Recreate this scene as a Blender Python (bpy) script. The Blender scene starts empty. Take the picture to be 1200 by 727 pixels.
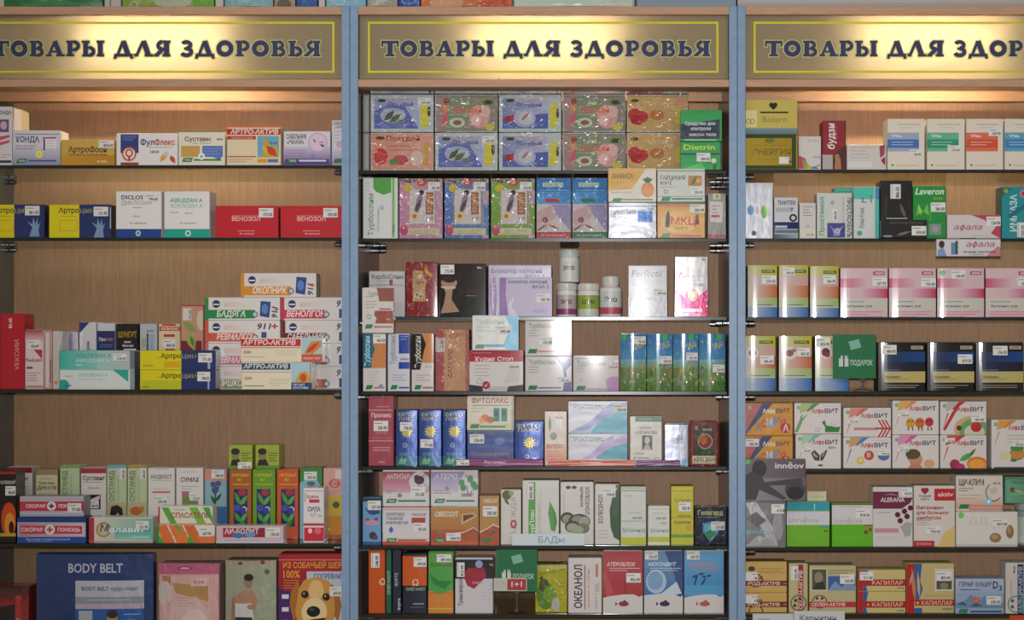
import bpy, math, random
from mathutils import Vector
random.seed(7)
C = bpy.context.collection
sc = bpy.context.scene
PI = math.pi
# ---------------------------------------------------------------- camera, world, lights, exposure
# 1 picture pixel = 2 mm on the plane of the cabinet fronts (y = 0); camera axis meets it at pixel (710, 400)
D = 3.4; U = 0.002; Z0 = 0.9; VPX, VPY = 710.0, 400.0
CAMX = (VPX - 600) * U; CAMZ = Z0 + (727 - VPY) * U
cam = bpy.data.cameras.new('camera'); cam.sensor_width = 36
cam.lens = 36 * D / (1200 * U); cam.shift_x = (600 - VPX) / 1200; cam.shift_y = (VPY - 363.5) / 1200
camo = bpy.data.objects.new('camera', cam); C.objects.link(camo)
camo.location = (CAMX, -D, CAMZ); camo.rotation_euler = (PI / 2, 0, 0); sc.camera = camo
w = bpy.data.worlds.new('shop'); sc.world = w; w.use_nodes = True
w.node_tree.nodes['Background'].inputs[0].default_value = (1.0, 0.84, 0.68, 1)
w.node_tree.nodes['Background'].inputs[1].default_value = 0.27
def lamp(name, typ, loc, energy, color, rot=(0, 0, 0), **kw):
    l = bpy.data.lights.new(name, typ); l.energy = energy; l.color = color
    for k, v in kw.items(): setattr(l, k, v)
    o = bpy.data.objects.new(name, l); C.objects.link(o); o.location = loc; o.rotation_euler = rot
    return o
# the camera's flash, just above the lens
lamp('camera_flash', 'SPOT', (CAMX - 0.02, -D - 0.02, CAMZ + 0.06), 205, (0.97, 0.97, 1.0), (PI / 2, 0, 0),
     spot_size=math.radians(62), spot_blend=0.9, shadow_soft_size=0.022)
# fluorescent ceiling fixtures of the shop
for lx in (-1.2, 1.6):
    lamp('ceiling_light', 'AREA', (lx, -1.6, 3.0), 9, (1, 0.98, 0.95), (math.radians(25), 0, 0), shape='RECTANGLE', size=1.2, size_y=0.3)
sc.view_settings.view_transform = 'Standard'; sc.view_settings.look = 'None'
sc.view_settings.gamma = 1; sc.view_settings.use_curve_mapping = False
sc.view_settings.exposure = 0.0
sc.cycles.use_denoising = True
sc.cycles.max_bounces = 10; sc.cycles.transparent_max_bounces = 16
# ---------------------------------------------------------------- helpers
def lin(h):
    if not isinstance(h, str): return tuple(h) + (1.0,) if len(h) == 3 else h
    h = h.lstrip('#')
    if len(h) == 3: h = ''.join(c * 2 for c in h)
    return tuple(((v / 12.92) if v <= 0.04045 else ((v + 0.055) / 1.055) ** 2.4) for v in (int(h[i:i + 2], 16) / 255 for i in (0, 2, 4))) + (1.0,)
def PX(px, d=0.0): return CAMX + (px - VPX) * U * (D + d) / D
def PZ(py, d=0.0): return CAMZ + (VPY - py) * U * (D + d) / D
def nodes(name):
    m = bpy.data.materials.new(name); m.use_nodes = True
    nt = m.node_tree; return m, nt, nt.nodes['Principled BSDF']
def vc_mat(name, rough, coat=0.0, spec=0.5, bump=0.0, bscale=60, metal=0.0, crough=0.12):
    m, nt, b = nodes(name)
    a = nt.nodes.new('ShaderNodeAttribute'); a.attribute_name = 'Col'
    n = nt.nodes.new('ShaderNodeTexNoise'); n.inputs['Scale'].default_value = 700; n.inputs['Detail'].default_value = 2
    mx = nt.nodes.new('ShaderNodeMix'); mx.data_type = 'RGBA'; mx.blend_type = 'MULTIPLY'; mx.inputs[0].default_value = 0.10
    nt.links.new(a.outputs['Color'], mx.inputs[6]); nt.links.new(n.outputs['Fac'], mx.inputs[7]); nt.links.new(mx.outputs[2], b.inputs['Base Color'])
    b.inputs['Roughness'].default_value = rough; b.inputs['Coat Weight'].default_value = coat; b.inputs['Coat Roughness'].default_value = crough
    b.inputs['Specular IOR Level'].default_value = spec; b.inputs['Metallic'].default_value = metal
    if bump:
        n2 = nt.nodes.new('ShaderNodeTexNoise'); n2.inputs['Scale'].default_value = bscale; n2.inputs['Detail'].default_value = 0.8
        bp = nt.nodes.new('ShaderNodeBump'); bp.inputs['Strength'].default_value = bump; bp.inputs['Distance'].default_value = 0.004
        nt.links.new(n2.outputs['Fac'], bp.inputs['Height']); nt.links.new(bp.outputs[0], b.inputs['Normal'])
    return m
M = {}
M['carton'] = vc_mat('carton', 0.5, 0.0, 0.35)
M['gloss'] = vc_mat('glossy_carton', 0.3, 0.3, 0.45, 0.15, 3)
M['film'] = vc_mat('wrapped_carton', 0.4, 1.0, 0.08, 0.35, 3, 0.0, 0.09)
M['foil'] = vc_mat('foil_carton', 0.3, 0.4, 0.6, 0.2, 4, 0.25)
M['crinkle'] = vc_mat('crinkled_plastic', 0.3, 1.0, 0.4, 1.0, 6, 0.0, 0.10)
M['film_letter'] = vc_mat('coloured_film', 0.4)
M['sticker'] = vc_mat('sticker_paper', 0.45, 0, 0.3)
def plain(name, col, rough=0.5, metal=0.0, scale=40, var=0.08, vec=None, **kw):
    m, nt, b = nodes(name)
    tc = nt.nodes.new('ShaderNodeTexCoord'); mp = nt.nodes.new('ShaderNodeMapping'); mp.inputs['Scale'].default_value = vec or (1, 1, 1)
    n = nt.nodes.new('ShaderNodeTexNoise'); n.inputs['Scale'].default_value = scale; n.inputs['Detail'].default_value = 5
    r = nt.nodes.new('ShaderNodeValToRGB'); c = lin(col)
    r.color_ramp.elements[0].position = 0.3; r.color_ramp.elements[1].position = 0.7
    r.color_ramp.elements[0].color = tuple(v * (1 - var) for v in c[:3]) + (1,); r.color_ramp.elements[1].color = tuple(min(1, v * (1 + var)) for v in c[:3]) + (1,)
    nt.links.new(tc.outputs['Object'], mp.inputs[0]); nt.links.new(mp.outputs[0], n.inputs['Vector'])
    nt.links.new(n.outputs['Fac'], r.inputs[0]); nt.links.new(r.outputs[0], b.inputs['Base Color'])
    b.inputs['Roughness'].default_value = rough; b.inputs['Metallic'].default_value = metal
    for k, v in kw.items(): b.inputs[k].default_value = v
    return m
M['wood'] = plain('beige_laminate', 'ae8768', 0.6, 0, 30, 0.12, (8, 8, 0.5))
M['board'] = plain('beech_board', 'b58e70', 0.5, 0, 30, 0.12, (0.6, 8, 8))
M['blue'] = plain('blue_grey_lacquer', '7a96b4', 0.4, 0, 60, 0.08)
M['inner'] = plain('shaded_blue_grey', '66676c', 0.25, 0, 20, 0.06)  # panels' blue-grey paint inside the bays, its shade put into the darker colour
M['chrome'] = plain('chrome', '8c8c90', 0.25, 1.0)
M['black'] = plain('black_rubber', '1c1a1a', 0.5)
M['floor'] = plain('floor_tile', '9a938a', 0.35, 0, 6, 0.1)
M['plaster'] = plain('wall_plaster', 'c9c5bb', 0.9, 0, 15, 0.05)
M['edge'] = plain('dark_glass_edge', '1d2420', 0.22, 0, 30, 0.2)
M['yellow'] = plain('yellow_film', 'cfc400', 0.4, 0, 60, 0.05)
M['navy'] = plain('navy_film', '1c2a66', 0.4, 0, 60, 0.05)
M['halo'] = plain('pale_yellow_film', 'c4c67a', 0.4, 0, 60, 0.05)
def glassy(name, tint, fac, rough=0.02, bump=0):
    m, nt, b = nodes(name); nt.nodes.remove(b)
    out = [n for n in nt.nodes if n.type == 'OUTPUT_MATERIAL'][0]
    t = nt.nodes.new('ShaderNodeBsdfTransparent'); t.inputs[0].default_value = tint
    g = nt.nodes.new('ShaderNodeBsdfGlossy'); g.inputs['Roughness'].default_value = rough
    lw = nt.nodes.new('ShaderNodeLayerWeight'); lw.inputs[0].default_value = 0.5; pw = nt.nodes.new('ShaderNodeMath'); pw.operation = 'POWER'; pw.inputs[1].default_value = 4.5; nt.links.new(lw.outputs['Facing'], pw.inputs[0])
    if bump:
        n = nt.nodes.new('ShaderNodeTexNoise'); n.inputs['Scale'].default_value = 4.5; n.inputs['Detail'].default_value = 0.6; n.inputs['Distortion'].default_value = 1.6
        bp = nt.nodes.new('ShaderNodeBump'); bp.inputs['Strength'].default_value = bump; bp.inputs['Distance'].default_value = 0.028
        nt.links.new(n.outputs['Fac'], bp.inputs['Height']); nt.links.new(bp.outputs[0], g.inputs['Normal'])
    ad = nt.nodes.new('ShaderNodeMath'); ad.operation = 'MULTIPLY_ADD'; ad.inputs[1].default_value = 1.0; ad.inputs[2].default_value = fac; ad.use_clamp = True
    nt.links.new(pw.outputs[0], ad.inputs[0])
    mx = nt.nodes.new('ShaderNodeMixShader'); nt.links.new(ad.outputs[0], mx.inputs[0]); nt.links.new(t.outputs[0], mx.inputs[1]); nt.links.new(g.outputs[0], mx.inputs[2])
    nt.links.new(mx.outputs[0], out.inputs['Surface']); return m
M['glass'] = glassy('shelf_glass', (0.86, 0.93, 0.88, 1), 0.03)
M['clear'] = glassy('clear_plastic', (0.85, 0.88, 0.88, 1), 0.14, 0.06)
M['wrap'] = glassy('shrink_film', (0.99, 0.99, 0.99, 1), 0.10, 0.15, 1.0)
# translucent acrylic of the sign
m, nt, b = nodes('sign_acrylic'); nt.nodes.remove(b); out = [n for n in nt.nodes if n.type == 'OUTPUT_MATERIAL'][0]
df = nt.nodes.new('ShaderNodeBsdfDiffuse'); df.inputs[0].default_value = lin('a89c80')
tr = nt.nodes.new('ShaderNodeBsdfTranslucent'); tr.inputs[0].default_value = (0.88, 0.86, 0.74, 1)
gl = nt.nodes.new('ShaderNodeBsdfGlossy'); gl.inputs['Roughness'].default_value = 0.1
nz = nt.nodes.new('ShaderNodeTexNoise'); nz.inputs['Scale'].default_value = 3
m1 = nt.nodes.new('ShaderNodeMixShader'); m1.inputs[0].default_value = 0.45
nt.links.new(df.outputs[0], m1.inputs[1]); nt.links.new(tr.outputs[0], m1.inputs[2])
m2 = nt.nodes.new('ShaderNodeMixShader'); m2.inputs[0].default_value = 0.03
nt.links.new(m1.outputs[0], m2.inputs[1]); nt.links.new(gl.outputs[0], m2.inputs[2]); nt.links.new(m2.outputs[0], out.inputs[0]); M['acrylic'] = m
m, nt, b = nodes('lamp_glow'); b.inputs['Emission Color'].default_value = (1, 0.83, 0.53, 1); b.inputs['Emission Strength'].default_value = 88; M['glow'] = m

class MB:
    """collects coloured geometry and links it as one mesh object"""
    def __init__(s): s.v = []; s.f = []; s.c = []
    def poly(s, pts, col, cols=None):
        n = len(s.v); s.v += pts; s.f.append(tuple(range(n, n + len(pts)))); s.c.append(cols or [col] * len(pts))
    def box(s, x0, x1, y0, y1, z0, z1, col=(1, 1, 1, 1), ch=0.0, bulge=0.0, nx=1):
        """box whose front (-y) face may bulge; ch = chamfer"""
        if bulge: nx = 16
        c = ch
        fr = []; 
        for i in range(nx + 1):
            t = i / nx; x = x0 + c + (x1 - x0 - 2 * c) * t; fr.append((x, y0 - bulge * 4 * t * (1 - t)))
        for i in range(nx):
            (xa, ya), (xb, yb) = fr[i], fr[i + 1]
            s.poly([(xa, ya, z0 + c), (xb, yb, z0 + c), (xb, yb, z1 - c), (xa, ya, z1 - c)], col)
            if c or bulge:
                s.poly([(xa, ya, z1 - c), (xb, yb, z1 - c), (xb, y0 + c, z1), (xa, y0 + c, z1)], col)
                s.poly([(xa, y0 + c, z0), (xb, y0 + c, z0), (xb, yb, z0 + c), (xa, ya, z0 + c)], col)
        yc = y0 + c
        if c:
            s.poly([(x0, yc, z0 + c), (x0 + c, y0, z0 + c), (x0 + c, y0, z1 - c), (x0, yc, z1 - c)], col)
            s.poly([(x1 - c, y0, z0 + c), (x1, yc, z0 + c), (x1, yc, z1 - c), (x1 - c, y0, z1 - c)], col)
            s.poly([(x0, yc, z1 - c), (x0 + c, y0, z1 - c), (x0 + c, yc, z1)], col); s.poly([(x1 - c, yc, z1), (x1 - c, y0, z1 - c), (x1, yc, z1 - c)], col)
            s.poly([(x0, yc, z0 + c), (x0 + c, yc, z0), (x0 + c, y0, z0 + c)], col); s.poly([(x1 - c, yc, z0), (x1, yc, z0 + c), (x1 - c, y0, z0 + c)], col)
        s.poly([(x0, yc, z0 + c), (x0, yc, z1 - c), (x0, y1, z1 - c), (x0, y1, z0 + c)], col)
        s.poly([(x1, yc, z0 + c), (x1, y1, z0 + c), (x1, y1, z1 - c), (x1, yc, z1 - c)], col)
        s.poly([(x0 + c, yc, z1), (x1 - c, yc, z1), (x1 - c, y1, z1), (x0 + c, y1, z1)], col)
        s.poly([(x0 + c, yc, z0), (x0 + c, y1, z0), (x1 - c, y1, z0), (x1 - c, yc, z0)], col)
        s.poly([(x0, y1, z0 + c), (x0, y1, z1 - c), (x0 + c, y1, z1), (x1 - c, y1, z1), (x1, y1, z1 - c), (x1, y1, z0 + c), (x1 - c, y1, z0), (x0 + c, y1, z0)] if c else
               [(x0, y1, z0), (x0, y1, z1), (x1, y1, z1), (x1, y1, z0)], col)
        if c:
            s.poly([(x0, yc, z1 - c), (x0 + c, yc, z1), (x0 + c, y1, z1), (x0, y1, z1 - c)], col)
            s.poly([(x1 - c, yc, z1), (x1, yc, z1 - c), (x1, y1, z1 - c), (x1 - c, y1, z1)], col)
            s.poly([(x0 + c, yc, z0), (x0, yc, z0 + c), (x0, y1, z0 + c), (x0 + c, y1, z0)], col)
            s.poly([(x1, yc, z0 + c), (x1 - c, yc, z0), (x1 - c, y1, z0), (x1, y1, z0 + c)], col)
    def lathe(s, prof, cx=0, cy=0, n=24, cols=None, col=(1, 1, 1, 1)):
        for k in range(len(prof) - 1):
            (r0, z0), (r1, z1) = prof[k], prof[k + 1]; cc = cols[k] if cols else col
            for i in range(n):
                a, b_ = 2 * PI * i / n, 2 * PI * (i + 1) / n
                pts = [(cx + r0 * math.cos(a), cy + r0 * math.sin(a), z0), (cx + r0 * math.cos(b_), cy + r0 * math.sin(b_), z0),
                       (cx + r1 * math.cos(b_), cy + r1 * math.sin(b_), z1), (cx + r1 * math.cos(a), cy + r1 * math.sin(a), z1)]
                if r0 < 1e-6: pts = [pts[0]] + pts[2:]
                elif r1 < 1e-6: pts = pts[:3]
                s.poly(pts, cc)
    def rod(s, p0, p1, r, n=12, col=(1, 1, 1, 1)):
        p0, p1 = Vector(p0), Vector(p1); d = (p1 - p0).normalized(); a = d.orthogonal().normalized(); b_ = d.cross(a)
        ring = [a * math.cos(2 * PI * i / n) * r + b_ * math.sin(2 * PI * i / n) * r for i in range(n)]
        for i in range(n):
            j = (i + 1) % n; s.poly([tuple(p0 + ring[i]), tuple(p0 + ring[j]), tuple(p1 + ring[j]), tuple(p1 + ring[i])], col)
        s.poly([tuple(p0 + q) for q in reversed(ring)], col); s.poly([tuple(p1 + q) for q in ring], col)
    def build(s, name, mat, parent=None, smooth=False):
        me = bpy.data.meshes.new(name); me.from_pydata(s.v, [], s.f)
        at = me.color_attributes.new('Col', 'FLOAT_COLOR', 'CORNER')
        at.data.foreach_set('color', [x for f in s.c for c in f for x in c])
        me.materials.append(M[mat] if isinstance(mat, str) else mat)
        if smooth: me.polygons.foreach_set('use_smooth', [True] * len(me.polygons))
        o = bpy.data.objects.new(name, me); C.objects.link(o)
        if parent: o.parent = parent
        return o
def empty(name, loc):
    o = bpy.data.objects.new(name, None); C.objects.link(o); o.location = loc; return o
def tag(o, label=None, cat=None, group=None, kind=None):
    if label: o['label'] = label
    if cat: o['category'] = cat
    if group: o['group'] = group
    if kind: o['kind'] = kind
    return o
# ---------------------------------------------------------------- lettering: Blender's built-in font turned into glyph outlines once
GL = {}
def load_glyphs():
    cu = bpy.data.curves.new('glyph', 'FONT'); cu.resolution_u = 2; o = bpy.data.objects.new('glyph', cu); C.objects.link(o)
    def ev(body):
        cu.body = body; dg = bpy.context.evaluated_depsgraph_get(); dg.update()
        return bpy.data.meshes.new_from_object(o.evaluated_get(dg))
    chars = 'АБВГДЕЖЗИЙКЛМНОПРСТУФХЦЧШЩЪЫЬЭЮЯабвгдежзийклмнопрстуфхцчшщъыьэюяABCDEFGHIJKLMNOPQRSTUVWXYZabcdefghijklmnopqrstuvwxyz0123456789-+%.,«»Ωё!ē'
    for bold in (0, 1):
        cu.offset = 0.022 * bold
        ref = max(v.co.x for v in ev('HH').vertices)
        for ch in chars:
            me = ev('H' + ch + 'H'); adv = max(v.co.x for v in me.vertices) - ref
            me2 = ev(ch); vs = [(v.co.x, v.co.y) for v in me2.vertices]; fs = [tuple(p.vertices) for p in me2.polygons]
            GL[ch, bold] = (vs, fs, adv); bpy.data.meshes.remove(me); bpy.data.meshes.remove(me2)
    def area(g):
        vs, fs, _ = g
        return sum(abs(sum(vs[f[k]][0] * vs[f[(k + 1) % len(f)]][1] - vs[f[(k + 1) % len(f)]][0] * vs[f[k]][1] for k in range(len(f)))) / 2 for f in fs)
    for ch in chars:
        if area(GL[ch, 1]) < area(GL[ch, 0]) * 1.05:          # emboldened outline collapsed: overprint the regular one
            vs, fs, adv = GL[ch, 0]; n = len(vs)
            GL[ch, 1] = ([(x - .02, y) for x, y in vs] + [(x + .02, y) for x, y in vs], fs + [tuple(k + n for k in f) for f in fs], adv)
    for big, ring, y0, y1 in (('Ф', 'О', -0.02, 0.72), ('ф', 'о', -0.2, 0.72)):      # ring and stem
        for bold in (0, 1):
            vs, fs, adv = GL[ring, bold]; h_ = 0.045 + 0.022 * bold; xm = (min(v[0] for v in vs) + max(v[0] for v in vs)) / 2; n = len(vs)
            GL[big, bold] = (vs + [(xm - h_, y0), (xm + h_, y0), (xm + h_, y1), (xm - h_, y1)], fs + [(n, n + 1, n + 2, n + 3)], adv)
    bpy.data.objects.remove(o); bpy.data.curves.remove(cu)
load_glyphs()
# ---------------------------------------------------------------- flat print: element lists in pixels from the box's top left corner
def r(x0, y0, x1, y1, c, c2=None, v=0): return ('r', x0, y0, x1, y1, c, c2, v)
def t(x, y, h, s, c='333', w=None, b=1, i=0, rot=0): return ('t', x, y, h, s, c, w, b, i, rot)
def e(cx, cy, rx, ry, c, hole=0): return ('e', cx, cy, rx, ry, c, hole)
def p(pts, c): return ('p', pts, c)
def ln(x0, y0, x1, n, dy, c='888', th=0.6): return ('l', x0, y0, x1, n, dy, c, th)
def pr(x, y, w=13, h=9, rot=0): return ('pr', x, y, w, h, rot)
class Face:
    """maps print pixels onto the (bulged) front face of a carton"""
    def __init__(s, wpx, hpx, W, H, bulge=0, ox=0): s.w, s.h, s.W, s.H, s.b, s.ox = wpx, hpx, W, H, bulge, ox
    def pt(s, x, y, off):
        u = min(max((x - s.ox) / s.w, 0), 1); X = (u - 0.5) * s.W; Zz = (1 - min(max(y / s.h, 0), 1)) * s.H
        return (X, -off - s.b * 4 * u * (1 - u) - (0.0002 if s.b else 0), Zz)
def slab_clip(pts, a, b_):
    for lim, sgn in ((a, 1), (b_, -1)):
        out = []
        for k in range(len(pts)):
            p0, p1 = pts[k - 1], pts[k]; i0, i1 = (p0[0] - lim) * sgn >= 0, (p1[0] - lim) * sgn >= 0
            if i0 != i1:
                q = (lim - p0[0]) / (p1[0] - p0[0]); out.append((lim, p0[1] + (p1[1] - p0[1]) * q))
            if i1: out.append(p1)
        pts = out
        if len(pts) < 3: return []
    return pts
def area_into(mb, F, pts, off, colf):
    """pts in pixels, clockwise on screen reversed; cut along the folds of a bulged face"""
    if not F.b: mb.poly([F.pt(x, y, off) for x, y in pts], None, [colf(x, y) for x, y in pts]); return
    for k in range(16):
        q = slab_clip(list(pts), F.ox + F.w * k / 16, F.ox + F.w * (k + 1) / 16)
        if len(q) > 2: mb.poly([F.pt(x, y, off) for x, y in q], None, [colf(x, y) for x, y in q])
def text_into(mb, F, x, y, h, s, c, w, b, i, rot, off):
    cap = 0.7; pen = 0; out = []
    for ch in s:
        if ch == ' ': pen += 0.3; continue
        if (ch, b) not in GL: continue
        vs, fs, adv = GL[ch, b]; out.append((pen, vs, fs)); pen += adv
    if not out: return
    sx = (w / pen) if w else h / cap
    sy = h / cap; cc = lin(c)
    for pen0, vs, fs in out:
        P = []
        for (vx, vy) in vs:
            a = (pen0 + vx) * sx + (vy * i * sy); q = vy * sy
            if rot == 0: X, Y = x + a, y + h - q
            elif rot == 90: X, Y = x + h - q, y - a
            else: X, Y = x + q, y + a
            P.append(F.pt(X, Y, off))
        for f in fs:
            pts = [P[k] for k in f]
            mb.poly(pts, cc)
def strip_into(mb, F, x0, y0, x1, y1, c, c2, vert, off):
    ca, cb = lin(c), lin(c2 or c)
    def colf(x, y):
        q = (y - y0) / (y1 - y0) if vert else (x - x0) / (x1 - x0)
        return tuple(ca[j] + (cb[j] - ca[j]) * q for j in range(4))
    area_into(mb, F, [(x0, y1), (x1, y1), (x1, y0), (x0, y0)], off, colf)
def price_text(): return '%d-%02d' % (random.randint(48, 890), random.choice((0, 50, 90, 0)))
def render_print(F, els, root):
    art, let, tags = MB(), MB(), []; off = 0.0002
    for el in els:
        k = el[0]; off += 0.00003
        if k == 'r': strip_into(art, F, *el[1:6], el[6], el[7], off)
        elif k == 't': text_into(let, F, *el[1:], off)
        elif k == 'l':
            _, x0, y0, x1, n, dy, c, th = el
            for q in range(n):
                xe = x1 - (x1 - x0) * random.choice((0, 0.1, 0.25, 0.4)) * (q > 0)
                strip_into(let, F, x0, y0 + q * dy, xe, y0 + q * dy + th, c, None, 0, off)
        elif k == 'e':
            _, cx, cy, rx, ry, c, hole = el; N = 20; cc = lin(c)
            if hole and not F.b:
                for q in range(N):
                    a, b_ = 2 * PI * q / N, 2 * PI * (q + 1) / N
                    art.poly([F.pt(cx + rx * math.cos(a), cy - ry * math.sin(a), off), F.pt(cx + rx * math.cos(b_), cy - ry * math.sin(b_), off),
                              F.pt(cx + hole * rx * math.cos(b_), cy - hole * ry * math.sin(b_), off), F.pt(cx + hole * rx * math.cos(a), cy - hole * ry * math.sin(a), off)], cc)
            elif hole:
                for q in range(N):
                    a, b_ = 2 * PI * q / N, 2 * PI * (q + 1) / N
                    area_into(art, F, [(cx + rx * math.cos(a), cy - ry * math.sin(a)), (cx + rx * math.cos(b_), cy - ry * math.sin(b_)), (cx + hole * rx * math.cos(b_), cy - hole * ry * math.sin(b_)), (cx + hole * rx * math.cos(a), cy - hole * ry * math.sin(a))], off, lambda x, y: cc)
            else: area_into(art, F, [(cx + rx * math.cos(2 * PI * q / N), cy - ry * math.sin(2 * PI * q / N)) for q in range(N)], off, lambda x, y: cc)
        elif k == 'p': cc = lin(el[2]); area_into(art, F, list(reversed(el[1])), off, lambda x, y: cc)
        elif k == 'pr': tags.append(el)
    if art.f: art.build('front_print', root.data.materials[0], root)
    if let.f: let.build('lettering', root.data.materials[0], root)
    for _, x, y, tw, th, rot in tags:
        tb = MB(); o2 = off + 0.0002
        A = F.pt(x, y + th, 0); B_ = F.pt(x + tw, y, 0); yf = min(A[1], B_[1], F.pt(x + tw / 2, y, 0)[1]) - o2
        tb.box(A[0], B_[0], yf - 0.0003, max(A[1], B_[1]) - 0.0001, A[2], B_[2], lin('dcdcd8'))
        F2 = Face(F.w, F.h, F.W, F.H, 0); o3 = -yf + 0.0005
        if rot:
            text_into(tb, F2, x + tw * 0.5, y + th - 1, tw * 0.36, price_text(), '222', th * 0.75, 1, 0, 90, o3)
            strip_into(tb, F2, x + tw * .15, y + 1, x + tw * .2, y + th - 1, '777', None, 0, o3)
        else:
            text_into(tb, F2, x + tw * 0.3, y + th * 0.52, th * 0.33, price_text(), '222', tw * 0.64, 1, 0, 0, o3)
            strip_into(tb, F2, x + 1, y + th * .2, x + tw * .6, y + th * .28, '888', None, 0, o3)
        tb.build('price_tag', 'sticker', root)
SHELF = {}          # name -> (top z, words)
def carton(sh, x0, y0, x1, y1, col, label, els=(), d=0.035, dep=0.055, mat='gloss', bulge=0.0, yaw=None, cat='box', name='medicine_box', group=None, side=None, wrap=False, pitch=0.0, sfx=True, cut=0):
    """a carton standing on shelf sh (y1 = None) or with its bottom at picture row y1 (stacked)"""
    ztop, words = SHELF[sh]
    xa, xb = PX(x0 + 0.4, d), PX(x1 - 0.4, d); zb = ztop + 0.0005 if y1 is None else PZ(y1, d) + 0.0005
    if y1 is None: y1b = VPY - (zb - CAMZ) / U * D / (D + d)
    else: y1b = y1
    zt = PZ(y0, d); W, H = xb - xa, zt - zb
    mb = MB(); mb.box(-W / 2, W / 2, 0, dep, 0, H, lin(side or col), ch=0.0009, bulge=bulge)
    root = mb.build(name, mat); root.location = ((xa + xb) / 2, d, zb); root.rotation_euler = (pitch, 0, math.radians(random.uniform(-.35, .35) if yaw is None else yaw))
    tag(root, label + ((', ' + words) if sfx else ''), cat, group)
    F = Face(x1 - x0 - 0.8, y1b - y0, W, H, bulge, cut)
    els = list(els)
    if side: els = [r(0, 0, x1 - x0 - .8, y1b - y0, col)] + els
    render_print(F, els, root)
    # tucked end flap on the top of the carton
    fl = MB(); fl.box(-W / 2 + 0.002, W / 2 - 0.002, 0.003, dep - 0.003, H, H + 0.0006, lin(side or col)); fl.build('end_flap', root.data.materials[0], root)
    if wrap:
        wb = MB(); wb.box(-W / 2 - 0.0004, W / 2 + 0.0004, -0.0025 - bulge, dep, 0.0, H + 0.001, ch=0.002); wb.build('film_wrap', 'wrap', root)
    return root
# recurring pieces of print
def ev(w, h, c='2a7d4a'): return [p([(4, h - 3), (6, h - 8), (17, h - 8), (15, h - 3)], '1f7a45'), t(6.5, h - 7, 2.6, 'Эвалар', 'eee', 8, 0), r(18, h - 6.5, w - 5, h - 4.5, c)]
def flower(cx, cy, R, c, cc, n=8):
    out = []
    for k in range(n):
        a = 2 * PI * k / n; b_ = PI / n * 0.8
        out.append(p([(cx, cy), (cx + R * .6 * math.cos(a - b_), cy + R * .6 * math.sin(a - b_)), (cx + R * math.cos(a), cy + R * math.sin(a)), (cx + R * .6 * math.cos(a + b_), cy + R * .6 * math.sin(a + b_))], c))
    return out + [e(cx, cy, R * .25, R * .25, cc)]
def leaf(x0, y0, x1, y1, wd, c):
    dx, dy = x1 - x0, y1 - y0; L = math.hypot(dx, dy); nx, ny = -dy / L * wd, dx / L * wd
    return p([(x0, y0), (x0 + dx * .3 + nx * .8, y0 + dy * .3 + ny * .8), (x0 + dx * .6 + nx * .8, y0 + dy * .6 + ny * .8), (x1, y1), (x0 + dx * .6 - nx * .8, y0 + dy * .6 - ny * .8), (x0 + dx * .3 - nx * .8, y0 + dy * .3 - ny * .8)], c)
def swoosh(h, c1, c2, x=0, wd=7, top=30):
    pts = [(x + top * (1 - k / 6) ** 2, h * k / 6) for k in range(7)]
    a = [(q[0] + wd * (1 - k / 7), q[1]) for k, q in enumerate(pts)]
    b_ = [(q[0] + 2 * wd * (1 - k / 7), q[1]) for k, q in enumerate(pts)]
    return [p(pts + a[::-1], c1), p(a + b_[::-1], c2)]
# ---------------------------------------------------------------- the setting
def struct(name, mb, mat): return tag(mb.build(name, mat), kind='structure')
mb = MB(); mb.box(-4, 4, -4.5, 0.6, -0.1, 0); struct('floor', mb, 'floor')
mb = MB(); mb.box(-4, 4, 0.345, 0.45, 0, 3.4); struct('wall_back', mb, 'plaster')
BD = 0.31
ZTOP = PZ(7.5); BAYS = [('left', -57, 410), ('middle', 410, 864), ('right', 864, 1318)]
def xw(px): return PX(px)
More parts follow.
